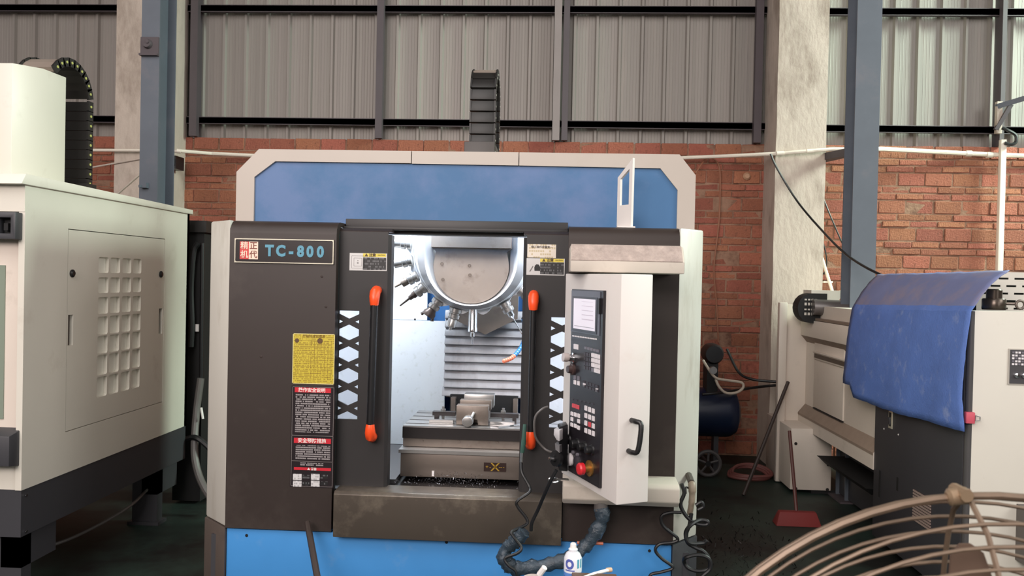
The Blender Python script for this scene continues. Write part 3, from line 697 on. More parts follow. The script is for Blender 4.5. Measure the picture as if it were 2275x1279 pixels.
def warn(px0, py0, px1, py1, pm, ink_round):
    wl_ = flat(px0, py0, px1, py1, yk, 'warning_label', M('label_silver', (200, 198, 196), .35, .1), mm, .0012)
    sx = px0+(px1-px0)*(.36 if not ink_round else .36)
    flat(sx, py0+10 if not ink_round else py0+9, px1-1.5, py1-2, yk-.0006, 'warning_print', blkprint2, wl_, .0006)
    flat(sx, py0+1, px1-1.5, py0+9.5, yk-.0006, 'warning_heading', M('warning_yellow', (214, 194, 76), .4), wl_, .0006)
    p = at((sx+px1)/2-10, py0+5.3, yk); text('▲ 注意', .0155, (p.x, yk-.001, p.z), M('warning_ink', (80, 58, 20), .5), wl_, 'warning_text', bold=.0004)
    p = at(sx+(px1-sx)*.78, py0+5.3, yk); text('CAUTION', .0075, (p.x, yk-.001, p.z), M('warning_ink', (80, 58, 20)), wl_, 'warning_text')
    if ink_round:
        p = at(px0+24, (py0+py1)/2+2, yk)
        MB().prism([(p.x-.013, p.z-.014), (p.x+.012, p.z-.014), (p.x+.012, p.z+.004), (p.x+.006, p.z+.014), (p.x-.004, p.z+.016), (p.x-.011, p.z+.01), (p.x-.014, p.z)], 1, yk-.0008, yk).done('pictogram', black, wl_)
        p = at(px0+10, (py0+py1)/2+4, yk); MB().tube([p+V((-.006, -.0004, -.012)), p+V((0, -.0004, -.002)), p+V((.008, -.0004, .012))], .0022, 6).done('pictogram', M('pict_grey', (130, 126, 126), .5), wl_)
    else:
        p = at(px0+18, (py0+py1)/2, yk); fr = MB()
        for rr_ in (.028, .018):
            for s in (1, -1): fr.box(p.x-rr_, p.x+rr_, yk-.0006, yk, p.z+s*rr_-.0007, p.z+s*rr_+.0007).box(p.x+s*rr_-.0007, p.x+s*rr_+.0007, yk-.0006, yk, p.z-rr_, p.z+rr_)
        fr.cyl(p+V((0, -.0008, -.004)), p+V((0, 0, -.004)), .004, n=8).cyl(p+V((0, -.0008, .006)), p+V((0, 0, .006)), .0028, n=8).done('pictogram', M('pict_grey', (130, 126, 126), .5), wl_)
    return wl_
warn(777, 561.5, 859, 602, None, False)
pl = flat(1172, 542, 1235, 573, yk-.0004, 'paper_label', paleprint, mm, .0012)
p = at(1204, 549, yk); text('精工细作质量第一', .012, (p.x, yk-.0012, p.z), M('label_ink', (88, 78, 72), .5), pl, 'label_text')
warn(1170, 573, 1254, 612, None, True)
# leaning screw marks on panel
for px, py in ((715, 614), (724, 681), (580, 792)):
    p = at(px, py, 3.499); MB().lathe([(0, 0), (.006, 0), (.005, .0006), (0, .0006)], p, (0, -1, 0), 10).done('panel_scuff', M('scuff', (50, 38, 34), .7), fpl)

# ---------------------------------------------------------- inside the machine
IB = 4.62
MB().box(-1.42, -1.40, 3.80, IB, .5, 2.06).done('interior_wall_left', int_w, mm)
MB().box(.50, .52, 3.80, IB, .5, 2.06).done('interior_wall_right', int_w, mm)
MB().box(-1.42, .52, 3.80, 4.9, 2.06, 2.07).done('interior_roof', int_w, mm)
MB().box(-1.42, .52, 3.605, 4.9, .44, .618).done('chip_pan', M('oily_black', (18, 16, 16), .25), mm)
xs = at(949, 680, IB).x; zs = az_(920, 711, IB); xq = at(990, 800, IB).x
MB().box(-1.41, xs, IB, IB+.015, zs+.002, 2.05).done('back_sheet_upper', int_w, mm)
bl = MB().box(-1.41, xq, IB-.016, IB, .62, zs).done('back_sheet_lower', int_w, mm)
p = at(922, 709, IB-.016); MB().cyl(p+V((0, -.004, 0)), p, .006, n=10).done('sheet_screw', chrome, bl)
MB().box(at(1168, 700, IB).x, .51, IB, IB+.015, .55, 2.05).done('back_sheet_right', int_w, mm)
MB().box(-1.42, .52, 4.86, 4.9, .5, 2.06).done('rear_wall', bluei, mm)
MB().box(-.95, .1, 4.72, 4.86, .9, 2.05).done('column_casting', bluei, mm)
# way cover: overlapping louvre slats
wc = thing  # (helper alias not used)
x0, x1 = at(987, 800, 4.55).x, at(1162, 800, 4.55).x
zt_, zb_ = az_(1060, 690, 4.55), az_(1060, 881, 4.55)
wayc = MB().box(x0+.01, x1-.01, 4.575, 4.60, zb_-.01, zt_).done('way_cover', steel_d, mm)
ns = 10; hh = (zt_-zb_)/ns
for k in range(ns):
    za = zt_-k*hh; 
    MB().prism([(4.56, za), (4.575, za), (4.575, za-hh*.95), (4.540, za-hh*.98), (4.540, za-hh*.85)], 0, x0-(.0 if k < ns-1 else .008), x1).done('cover_slat', steel_c, wayc)
# V shaped cover above
vp = [at(x_, y_, 4.42) for x_, y_ in ((996, 640), (1000, 705), (1078, 743), (1150, 708), (1152, 640))]
MB().prism([(q.x, q.z) for q in vp][::-1], 1, 4.42, 4.46).done('spindle_apron', steel_d, mm)
# machine bed recess
rb = at(1000, 880, 4.5), at(1150, 922, 4.5)
MB().box(rb[0].x, rb[1].x, 4.50, 4.53, .80, rb[0].z+.01).done('bed_recess', blackm, mm)
for px in (1007, 1145): MB().box(at(px-5, 900, 4.46).x, at(px+5, 900, 4.46).x, 4.45, 4.5, .83, rb[0].z).done('guide_rail', steel_d, mm)
# saddle and table
TX0, TX1 = -.728, .17; TZ = .872
MB().box(-.728, .12, 3.80, 4.5, .635, .758).done('saddle_cover', M('saddle_cover_steel', (128, 118, 110), .35, .6, var=.08, scale=5), mm, bev=.004)
MB().box(-.735, .13, 3.785, 4.5, .752, .768).done('saddle_lip', steel, mm)
MB().box(TX0+.01, TX1, 3.87, 4.3, .768, TZ-.05).done('table_apron', steel_d, mm)
MB().box(TX0+.0, TX1, 3.86, 3.872, .77, TZ-.062).done('apron_plate', steel_d, mm)
tb = MB()
tw = [3.85, 3.905, 3.923, 4.01, 4.028, 4.115, 4.133, 4.22, 4.238, 4.30]
for i in range(0, 10, 2): tb.box(TX0, TX1, tw[i], tw[i+1], TZ-.035, TZ)
tb.box(TX0, TX1, 3.85, 4.30, TZ-.06, TZ-.035)
tabo = tb.done('work_table', steel, mm)
MB().box(TX0-.001, TX1, 3.846, 3.851, TZ-.06, TZ-.006).done('table_edge', M('dark_table_edge', (60, 56, 56), .3, .5), tabo)
for px, py in ((938, 979), (1020, 981), (1105, 983)):
    p = at(px, py, 3.86); MB().cyl(p+V((0, -.004, 0)), p, .006, n=10).done('apron_bolt', steel_d, mm)
pn = flat(1075, 1027, 1124, 1048, 3.797, 'maker_plate', M('plate_dark_red', (44, 26, 22), .4), mm, .003)
p = at(1100, 1037, 3.796)
for s in (1, -1):
    MB().hexa([(p.x-s*.018-.004, 3.7955, p.z-.019), (p.x-s*.018+.004, 3.7955, p.z-.019), (p.x+s*.018+.004, 3.7955, p.z+.019), (p.x+s*.018-.004, 3.7955, p.z+.019)],
              [(p.x-s*.018-.004, 3.797, p.z-.019), (p.x-s*.018+.004, 3.797, p.z-.019), (p.x+s*.018+.004, 3.797, p.z+.019), (p.x+s*.018-.004, 3.797, p.z+.019)]).done('emblem_stroke', gold, pn)
for px, tx in ((1082, '+'), (1089, '-'), (1112, '--'), (1119, '-')):
    q = at(px, 1037, 3.796); text(tx, .026, (q.x, 3.7955, q.z), gold, pn, 'plate_mark')
p = at(962, 1052, 3.797); MB().box(p.x-.006, p.x+.006, 3.796, 3.80, p.z-.012, p.z+.014).done('paint_chip', whitem, mm)
MB().box(-1.40, -.735, 3.72, 4.5, .619, .64).done('chip_tray', M('dark_grey_tray', (84, 82, 84), .4, .2), mm)
# chips
chips = MB()
for k in range(700):
    xx = random.gauss(-.45, .13); yy = random.uniform(3.63, 3.78); z_ = .620+random.uniform(0, .06)*(1-min(1, abs(xx+.45)/.4))
    p = V((xx, yy, z_)); d = V((random.uniform(-1, 1), random.uniform(-1, 1), random.uniform(-.4, 1))).normalized()*random.uniform(.003, .009); e = V((random.uniform(-1, 1), random.uniform(-1, 1), random.uniform(-1, 1))).normalized()*.002
    chips.face([chips.v(p), chips.v(p+d), chips.v(p+d+e), chips.v(p+e)])
tag(chips.done('metal_chips', M('oily_swarf', (96, 94, 96), .3, .8, var=.3, scale=60), fix=False), 'bright steel swarf lying in the chip pan under the work table', 'swarf', kind='stuff')
# tool magazine
mg = at(1052, 552, 4.1); mxc, mzc = mg.x, mg.z
MR = .335
def ushape(r, up, n=20, sc=0., dz=0.):
    o = [(mxc+r, mzc+up)]
    for k in range(n+1):
        a = -PI*k/n; rr_ = r+sc*math.cos(a*18); o.append((mxc+rr_*math.cos(a), mzc+dz+rr_*math.sin(a)))
    return o+[(mxc-r, mzc+up)]
mag = MB().prism(ushape(MR-.004, .22, 90, .014), 1, 4.10, 4.16).done('tool_magazine', mag_m, mm)
def ring_u(r0, r1, y0, y1, d0, d1, name, mt, n=40):
    b = MB(); A = ushape(r0, .22, n, 0, d0); B = ushape(r1, .22, n, 0, d1)
    va = [b.v((p_[0], y0, p_[1])) for p_ in A]; vb = [b.v((p_[0], y1, p_[1])) for p_ in B]
    for i in range(len(A)-1): b.face([va[i], va[i+1], vb[i+1], vb[i]])
    return b.done(name, mt, mag, fix=False)
ring_u(.312, .283, 4.098, 4.04, -.006, -.03, 'magazine_skirt', mag_m)
ring_u(.283, .235, 4.04, 3.985, -.03, -.058, 'magazine_band', mag_g)
ring_u(.235, .196, 3.985, 4.02, -.058, -.085, 'magazine_groove', mag_m)
cp = [(mxc+.185, mzc+.0-.055), (mxc+.185, mzc-.06)]
pl_ = [(p_[0], p_[1]-.09) for p_ in ushape(.192, .0, 32)]
pl_ = [(mxc+.205, mzc+.22), (mxc+.205, mzc-.0), (mxc+.18, mzc-.02)]+pl_[1:-1]+[(mxc-.18, mzc-.02), (mxc-.205, mzc-.0), (mxc-.205, mzc+.22)]
MB().prism(pl_, 1, 4.00, 4.03).done('magazine_plate', mag_p, mag)
MB().box(mxc-.2, mxc+.2, 3.985, 4.01, mzc-.0, mzc+.22).done('magazine_top_plate', mag_p, mag)
for px, py in ((982, 586), (1043, 590), (1044, 611), (984, 621)):
    p = at(px, py, 4.0); MB().lathe([(.009, 0), (.009, .003), (.004, .003), (.004, 0)], p+V((0, .001, 0)), (0, -1, 0), 12).done('plate_bolt', steel_d, mag)
# tool holders around the rim: (degrees below the left horizontal, kind)
def holder(deg, kind):
    a = PI+R(deg); d = V((math.cos(a), 0, math.sin(a))); o_ = V((mxc, 4.09, mzc))+d*(MR-.015)
    b = MB(); b.lathe([(.024, 0), (.030, .004), (.030, .022), (.024, .026), (.024, .03), (.030, .034), (.030, .052), (.026, .056), (.022, .058)], o_, d, 18)
    h = b.done('tool_holder', steel, mag)
    if kind == 'end': MB().lathe([(.020, .058), (.022, .072), (.022, .092), (.012, .095), (.006, .097), (.006, .135), (0, .136)], o_, d, 14).done('end_mill', steel_d, h)
    if kind == 'drill': MB().lathe([(.018, .058), (.018, .075), (.014, .080), (.012, .10), (.006, .104), (.004, .16), (0, .168)], o_, d, 12).done('drill_bit', rodm, h)
    if kind == 'chuck': MB().lathe([(.021, .058), (.024, .064), (.024, .098), (.014, .103), (.007, .106), (.007, .118), (0, .118)], o_, d, 14).done('collet_nut', steel, h)
    if kind == 'face':
        MB().lathe([(.022, .058), (.026, .07), (.034, .082), (.034, .10), (.01, .10)], o_, d, 14).done('face_mill', rodm, h)
        q = d.cross(V((0, 1, 0)))
        for s in (1, -1): MB().tube([o_+d*.085+q*s*.02, o_+d*.112+q*s*.034], .009, 6).done('cutter_insert', rodm, h)
    if kind == 'thin': MB().lathe([(.016, .058), (.016, .08), (.008, .09), (.003, .095), (.003, .20), (0, .204)], o_, d, 10).done('long_drill', chrome, h)
for dg, kd in ((-3, 'chuck'), (12, 'chuck'), (27, 'end'), (39, 'drill'), (57, 'face'), (75, 'chuck'), (121, 'thin'), (140, 'chuck')): holder(dg, kd)
sp = at(1052, 700, 4.09)
spd = MB().lathe([(.022, .06), (.022, -.06), (.024, -.064), (.024, -.082), (.014, -.086), (.010, -.09), (.010, -.108), (.003, -.112), (.0025, -.145), (0, -.146)], (sp.x, 4.06, sp.z), (0, 0, 1), 20).done('spindle_tool', chrome, mm)
# coolant hose of ball segments
ch_pts = smooth([at(1163, 708, 4.2), at(1166, 740, 4.12), at(1162, 762, 4.1), at(1150, 782, 4.05), at(1135, 796, 4.0), at(1117, 803, 3.97)], 4)
blue_s = M('blue_segment', (60, 128, 190), .35); org_s = M('salmon_segment', (226, 128, 100), .35)
hz = MB().cyl(ch_pts[0]+V((.01, .05, .02)), ch_pts[0], .012).done('coolant_nozzle', black, mm)
for i in range(len(ch_pts)-1):
    d = (ch_pts[i+1]-ch_pts[i]); n_ = d.normalized(); L_ = d.length
    MB().lathe([(.007, 0), (.0115, L_*.2), (.0115, L_*.6), (.007, L_)], ch_pts[i], n_, 10).done('hose_segment', blue_s if i < 14 else org_s, hz)
# vise
vs = thing('machine_vise', (-.42, 4.0, TZ), 'grey steel machine vise with round screw end on the work table', 'vise')
v0, v1 = at(1014, 900, 3.9), at(1084, 955, 3.9)
MB().plate([(v0.x, TZ+.002), (v0.x+.045, TZ+.002), (v0.x+.05, TZ+.03), (v1.x-.055, TZ+.03), (v1.x-.05, TZ+.002), (v1.x, TZ+.002), (v1.x, v0.z), (v0.x, v0.z)], [], lambda u, v: (u, 3.90, v), (0, .06, 0)).done('front_block', steel_d, vs, bev=.003)
MB().box(v0.x+.01, v1.x-.01, 3.96, 4.17, TZ+.002, v0.z-.02).done('vise_body', steel_d, vs, bev=.003)
MB().box(v0.x+.005, v1.x+.005, 4.0, 4.05, TZ+.06, v0.z+.012).done('moving_jaw', steel_d, vs, bev=.003)
MB().box(v0.x+.015, v1.x+.012, 4.10, 4.17, TZ+.06, v0.z+.028).done('fixed_jaw', steel, vs, bev=.003)
p = at(1042, 931, 3.9); MB().lathe([(.0, .075), (.014, .075), (.024, .073), (.027, .068), (.027, .03), (.022, .028), (.020, 0)], p, (0, -1, 0), 20).done('screw_end', steel, vs)
MB().tube([p+V((.012, -.03, .008)), p+V((.024, -.012, .035))], .008, 8).done('screw_key', chrome, vs)
def clamp(px0, px1, py, label):
    a, c = at(px0, py-6, 4.0), at(px1, py+4, 4.0)
    cl = thing('hold_down_clamp', ((a.x+c.x)/2, 4.0, TZ), label, 'clamp', )
    MB().box(a.x, c.x, 3.98, 4.02, TZ+.03, TZ+.05).box(a.x+.01 if a.x < -.45 else c.x-.03, a.x+.03 if a.x < -.45 else c.x-.01, 3.98, 4.02, TZ, TZ+.03).done('clamp_bar', M('dark_clamp_steel', (66, 62, 62), .35, .6), cl)
    xm_ = a.x*.55+c.x*.45
    MB().cyl((xm_, 4.0, TZ), (xm_, 4.0, TZ+.075), .007).cyl((xm_, 4.0, TZ+.05), (xm_, 4.0, TZ+.062), .014, n=6).done('clamp_bolt', steel, cl)
    MB().box(xm_-.06, xm_+.06, 3.93, 3.955, TZ, TZ+.018).done('clamp_block', steel, cl)
clamp(962, 1012, 926, 'dark steel hold-down clamp left of the machine vise')
clamp(1090, 1152, 930, 'dark steel hold-down clamp right of the machine vise')
a = at(1090, 966, 3.86); 
tag(MB().hexa([(-.30, 3.87, TZ+.001), (-.26, 3.86, TZ+.001), (-.14, 3.97, TZ+.001), (-.18, 3.985, TZ+.001)], [(-.30, 3.87, TZ+.007), (-.26, 3.86, TZ+.007), (-.14, 3.97, TZ+.007), (-.18, 3.985, TZ+.007)]).done('flat_steel_strip', chrome), 'shiny flat steel strip lying on the table right of the vise', 'strip')

# ---------------------------------------------------------- control arms and pendant
armm = M('arm_cream_paint', (196, 186, 174), .5, var=.04, dirt=(164, 150, 138), dscale=8, damt=.4)
def armbar(prof, x0, x1, name): return MB().prism(prof, 0, x0, x1).done(name, armm, mm, bev=.006)
za, zb, zc = az_(1390, 546, 3.2), az_(1390, 580, 3.15), az_(1390, 606, 3.15)
armbar([(3.15, zc), (3.15, zb), (3.20, za), (3.5, za), (3.5, zc)], at(1267, 580, 3.15).x, at(1522, 580, 3.15).x, 'upper_arm')
MB().prism([(3.148, zb+.002), (3.20, za+.002), (3.21, za+.004), (3.21, za-.004), (3.152, zb-.004)], 0, at(1269, 580, 3.15).x, at(1517, 580, 3.15).x).done('arm_dust_lip', M('grey_dust', (170, 154, 146), .9, var=.25, scale=30, bump=.6), mm)
random.seed(3)
zlo, zhi = az_(1390, 1125, 3.38), az_(1390, 1054, 3.5)-.004
armbar([(3.5, zlo), (3.40, zlo), (3.37, zlo+.025), (3.37, zhi-.02), (3.385, zhi-.004), (3.5, zhi+.004)], at(1250, 1090, 3.38).x, at(1510, 1090, 3.38).x, 'lower_arm')
MB().cyl((at(1335, 1120, 3.42).x, 3.42, zlo-.03), (at(1335, 1120, 3.42).x, 3.42, zlo+.01), .03).done('arm_gland', hosegrey, mm)

pd = thing('control_pendant', (.2, 3.1, .785), 'white operator control cabinet with screen and keys, turned left on its arms', 'control panel')
P1 = V((.239, 2.9, 0)); P0 = V((.043, 3.36, 0)); P2 = V((.360, 2.957, 0)); P3 = P0+(P2-P1)
PZ0, PZ1 = .786, 1.6265
lo = [(q.x, q.y, PZ0) for q in (P0, P1, P2, P3)]; hi = [(q.x, q.y, PZ1) for q in (P0, P1, P2, P3)]
MB().hexa(lo, hi).done('cabinet_body', white_p, pd, bev=.004)
UU = (P1-P0).normalized(); NN = V((UU.y, -UU.x, 0)); 
if NN.dot(V((-1, -1, 0))) < 0: NN = -NN
def onface(px, py, off=0.):
    o_ = P0+NN*off; d = fw + ix*((px-W/2)/F) + iy*((py-H/2)/F); t_ = (o_-CAM).dot(NN)/d.dot(NN); return CAM+d*t_
def uv(px, py): q = onface(px, py); return (q-P0).dot(UU), q.z
def fbox(u0, u1, z0, z1, off0, off1, name, mt, parent, bev=0, org=None):
    f = lambda u, z_, o_: (P0+UU*u+NN*o_)+V((0, 0, z_))
    return MB().hexa([f(u0, z0, off0), f(u1, z0, off0), f(u1, z1, off0), f(u0, z1, off0)], [f(u0, z0, off1), f(u1, z0, off1), f(u1, z1, off1), f(u0, z1, off1)]).done(name, mt, parent, bev=bev, org=org)
pu0, pz1 = uv(1277, 642); pu1, _ = uv(1347, 648); _, pz0 = uv(1338, 1084)
pu0b, _ = uv(1265, 1034)
pnl = fbox(pu0, pu1, pz0, pz1, 0, .012, 'control_panel', M('panel_black', (34, 31, 35), .32, var=.15, scale=12), pd)
def frame2(pc): pass
C8 = lambda x_, y_: (1240+x_/2.4125, 600+y_/2.4125)   # picture places read from a 2.41x enlargement
def kbox(x0, y0, x1, y1, name, mt, d=.004, base=.012):
    (u0, za_), (u1, zb_) = uv(*C8(x0, (y0))), uv(*C8(x1, (y1)))
    return fbox(u0, u1, zb_, za_, base, base+d, name, mt, pnl)
greyb = M('bezel_grey', (92, 94, 104), .35)
kbox(90, 108, 238, 352, 'screen_bezel', greyb, .003)
kbox(98, 138, 226, 344, 'screen_surround', M('bezel_dark', (52, 54, 62), .35), .002, .0152)
scr = kbox(107, 150, 219, 328, 'screen', screenm, .0015, .0176)
kbox(110, 298, 214, 310, 'screen_softkey_row', M('screen_grey', (166, 162, 176), .3), .0004, .0192)
for j in range(5): kbox(150+j*0, 168+j*24, 212, 171+j*24, 'screen_line', M('screen_pale', (208, 196, 212), .3), .0003, .0192)
(u0, z0_), (u1, z1_) = uv(*C8(236, 150)), uv(*C8(244, 235)); fbox(u0, u1, z1_, z0_, .012, .02, 'port_cover', black, pnl)
kmesh = {}
def key(x_, y_, w_, h_, mt, d=.004, nm='key'):
    w_ *= .78; h_ *= .8
    u_, z_ = uv(*C8(x_, y_)); o_ = P0+UU*u_+NN*.012+V((0, 0, z_)); kk = (w_, h_, mt.name, d)
    if kk not in kmesh:
        f = lambda a, b, c: o_+UU*a+V((0, 0, b))+NN*c
        b = MB().hexa([f(-w_/2, -h_/2, 0), f(w_/2, -h_/2, 0), f(w_/2, h_/2, 0), f(-w_/2, h_/2, 0)], [f(-w_/2+.001, -h_/2+.001, d), f(w_/2-.001, -h_/2+.001, d), f(w_/2-.001, h_/2-.001, d), f(-w_/2+.001, h_/2-.001, d)])
        kmesh[kk] = b.done(nm, mt, pnl, org=o_); return kmesh[kk]
    return dup(kmesh[kk], o_, pnl)
kw = M('white_key', (226, 220, 222), .4); kg = M('grey_key', (112, 108, 116), .4); kd_ = M('dark_key', (58, 54, 60), .4); kr = M('red_key', (206, 78, 86), .4)
for i in range(10): key(97+i*13.5, 352+i*1.9, .018, .007, kw)                         # soft keys
for i in range(5): key(165+i*16, 416+i*4, .024, .014, kg)
for r_ in range(4):
    for i in range(3): key(161+i*14, 448+r_*24+i*3.5, .022, .018, kd_)
    for i in range(3): key(203+i*15, 455+r_*26+i*4, .028, .021, kw if not (r_ == 3 and i == 0) else kg)
for r_ in range(2):
    for i in range(5): key(157+i*17, 598+r_*22+i*6, .026, .014, kd_)
key(157, 612, .024, .02, kw); key(225, 642, .022, .018, kw); key(112, 410, .05, .026, kw)
for i in range(2):
    for r_ in range(2): key(106+i*19, 574+r_*26+i*5, .024, .022, kw if r_ else kg)
for i in range(4): key(96+i*9.5, 724+i*3.2, .016, .021, kr)
for x_, y_ in ((90, 768), (108, 773), (126, 779), (90, 797), (126, 808), (89, 827), (108, 833), (125, 843)): key(x_, y_, .026, .020, kw)
for r_ in range(4):
    for i in range(3): key(165+i*20, 738+r_*40+i*8, .026, .024, kw if (r_, i) != (2, 1) else kr)
for i in range(6): key(92+i*22, 690+i*5, .03, .008, kd_)
for k, (x_, y_) in enumerate(((72, 905), (118, 928), (158, 945), (197, 962))):
    u_, z_ = uv(*C8(x_, y_)); o_ = P0+UU*u_+NN*.012+V((0, 0, z_))
    kn = MB().lathe([(.022, 0), (.020, .006), (.016, .008), (.016, .026), (.013, .029), (0, .029)], o_, NN, 14).done('rotary_knob', black, pnl)
for x_, y_ in ((98, 975), (122, 988)):
    u_, z_ = uv(*C8(x_, y_)); o_ = P0+UU*u_+NN*.012+V((0, 0, z_)); MB().lathe([(.008, 0), (.008, .008), (0, .01)], o_, NN, 10).done('indicator_lamp', kg, pnl)
for (x_, y_, mt) in ((83, 1012, kw), (122, 1024, kd_)):
    u_, z_ = uv(*C8(x_, y_)); o_ = P0+UU*u_+NN*.012+V((0, 0, z_)); MB().lathe([(.026, 0), (.026, .008), (.018, .014), (0, .015)], o_, NN, 16).done('push_button', mt, pnl)
u_, z_ = uv(*C8(186, 1060)); o_ = P0+UU*u_+NN*.012+V((0, 0, z_))
MB().lathe([(.031, 0), (.031, .006), (.015, .008), (.015, .026), (0, .026)], o_, NN, 20).done('stop_button_collar', brass, pnl)
MB().lathe([(.014, .024), (.023, .029), (.024, .044), (.020, .050), (0, .053)], o_, NN, 20).done('emergency_stop', red, pnl)
# oily joystick-like knob and tape on the panel
u_, z_ = uv(*C8(100, 470)); o_ = P0+UU*u_+NN*.012+V((0, 0, z_))
kc = MB().lathe([(.022, 0), (.022, .008), (.014, .011), (.014, .024), (0, .025)], o_, NN, 14).done('selector_switch', chrome, pnl)
MB().lathe([(.016, .024), (.018, .03), (.018, .048), (0, .05)], o_, (NN+V((-.2, 0, .1))).normalized(), 12).done('key_fob', M('clear_plastic_grey', (190, 178, 174), .25), kc)
u_, z_ = uv(*C8(96, 530)); o_ = P0+UU*u_+NN*.012+V((0, 0, z_))
MB().lathe([(.024, 0), (.024, .008), (.017, .011), (.015, .026), (0, .027)], o_, NN, 14).done('override_knob', M('brown_knob', (70, 54, 52), .35), pnl)
# handle on the side face
sd = (P2-P1).normalized(); sn = V((sd.y, -sd.x, 0)); sn = sn if sn.dot(V((0, -1, 0))) > 0 else -sn
def onside(px, py):
    d = fw + ix*((px-W/2)/F) + iy*((py-H/2)/F); return CAM+d*((P1-CAM).dot(sn)/d.dot(sn))
ha, hb_ = onside(1403, 933), onside(1396, 1001)
MB().tube(smooth([ha, ha+sn*.03, ha+sn*.044+V((.012, 0, -.012)), hb_+sn*.044+V((.012, 0, .012)), hb_+sn*.03, hb_], 5), .0095, 12).done('pull_handle', black, pd)

# hook bracket + handwheel pendant hanging from the cabinet edge
MB().tube([at(1262, 1066, 3.40), at(1236, 1064, 3.38)], .007).done('hook_bar', chrome, pd)
hk = at(1230, 1066, 3.38); MB().tube([hk+V((.022*math.cos(a), 0, .010*math.sin(a))) for a in [2*PI*k/16 for k in range(16)]], .004, 6, True).done('hook_ring', chrome, pd)
hw = thing('handwheel_pendant', at(1245, 1040, 3.2), 'black handheld jog pendant hanging on the left edge of the control cabinet', 'remote control')
a = at(1229, 945, 3.27); c = at(1262, 1048, 3.31)
tl = V((-.010, 0, 0))
q0 = [at(1242, 948, 3.17), at(1262, 942, 3.21), at(1262, 1048, 3.21), at(1242, 1046, 3.17)]
MB().hexa(q0, [p_+V((-.006, .075, 0)) for p_ in q0]).done('pendant_body', black, hw, bev=.006)
q1 = [at(1231, 952, 3.17), at(1243, 956, 3.14), at(1243, 980, 3.14), at(1237, 978, 3.16), at(1230, 966, 3.17)]
MB().hexa(q1, [p_+V((.014, .045, 0)) for p_ in q1]).done('display_face', M('pendant_face', (206, 204, 206), .3), hw, bev=.002)
q1 = [at(1233, 984, 3.17), at(1243, 990, 3.15), at(1243, 1006, 3.15), at(1234, 998, 3.17)]
MB().hexa(q1, [p_+V((.014, .045, 0)) for p_ in q1]).done('selector_face', M('pendant_mid', (120, 118, 120), .3), hw)
wp = at(1236, 1020, 3.17); MB().lathe([(.032, 0), (.034, .008), (.032, .018), (.014, .020), (.012, .030), (0, .031)], wp+V((.008, .02, 0)), V((-.75, -.65, .1)), 20).done('jog_wheel', black, hw)
MB().lathe([(.0075, .0), (.0075, .014), (0, .015)], wp+V((-.018, .008, .0)), V((-.75, -.65, .1)), 10).done('wheel_grip', chrome, hw)
MB().tube(smooth([at(1236, 1044, 3.19), at(1226, 1062, 3.20), at(1213, 1090, 3.23), at(1196, 1130, 3.28), at(1182, 1160, 3.30), at(1180, 1178, 3.31)]), .0075, 8).done('pendant_cord', rubber, hw)
pipe('cable_stub', [at(1217, 903, 3.45), at(1205, 908, 3.44), at(1190, 924, 3.44), at(1187, 950, 3.45), at(1192, 975, 3.47), at(1212, 998, 3.48), at(1232, 1006, 3.42)], .005, hosegrey, 'thin grey cable looping from right door to the jog pendant', 'cable')

# warning lamp bracket on top of the right panel
br = thing('sheet_bracket', at(1385, 497, 3.6), 'upright white sheet metal bracket standing on the right front panel', 'bracket')
O_ = at(1372, 497, 3.60); zb_ = O_.z
bz = lambda py: az_(1385, py, 3.6)
wid = at(1400, 450, 3.6).x-at(1375, 450, 3.6).x
ux = V((.6, -.8, 0)).normalized(); wlen = .095
pts_o = [(0, ZT+.003), (wlen, ZT+.003), (wlen*1.03, bz(353)), (0, bz(392))]
pts_h = [(.018, bz(455)), (wlen-.018, bz(455)), (wlen-.018, bz(376)), (.018, bz(396))]
o0 = V((at(1372, 450, 3.62).x, 3.64, 0))
MB().plate(pts_o, [pts_h], lambda u, v: o0+ux*u+V((0, 0, v)), V((.8, .6, 0)).normalized()*.012).done('bracket_sheet', white_p, br)
MB().box(o0.x-.004, o0.x+.075, 3.55, 3.66, ZT-.0, ZT+.006).done('bracket_foot', white_p, br)

# energy chain of the main machine, standing behind the hood
ec = thing('energy_chain', (-.46, 4.85, 2.2), 'black energy chain standing upright behind the blue hood', 'cable chain')
x0, x1 = at(1045, 250, 4.75).x, at(1099, 250, 4.75).x
ec_z = [az_(1075, py, 4.75) for py in (345, 318, 296, 272, 246, 219, 192, 182)]
cyy, r_ = 4.93, .16; ztop = az_(1075, 157, 4.9)-.02
path = [(4.77, 2.35+.068*k, PI) for k in range(5)]
zc_ = 2.35+.068*4+.04; zc_ = min(zc_, ztop-r_)
path = []; n_ = int((ztop-r_-2.33)/.068)
for k in range(n_+1): path.append((cyy-r_, ztop-r_-.068*(n_-k), PI))
for k in range(1, 8): path.append((cyy+r_*math.cos(PI-PI*k/8), ztop-r_+r_*math.sin(PI-PI*k/8), PI-PI*k/8))
for k in range(n_+1): path.append((cyy+r_, ztop-r_-.068*k, 0))
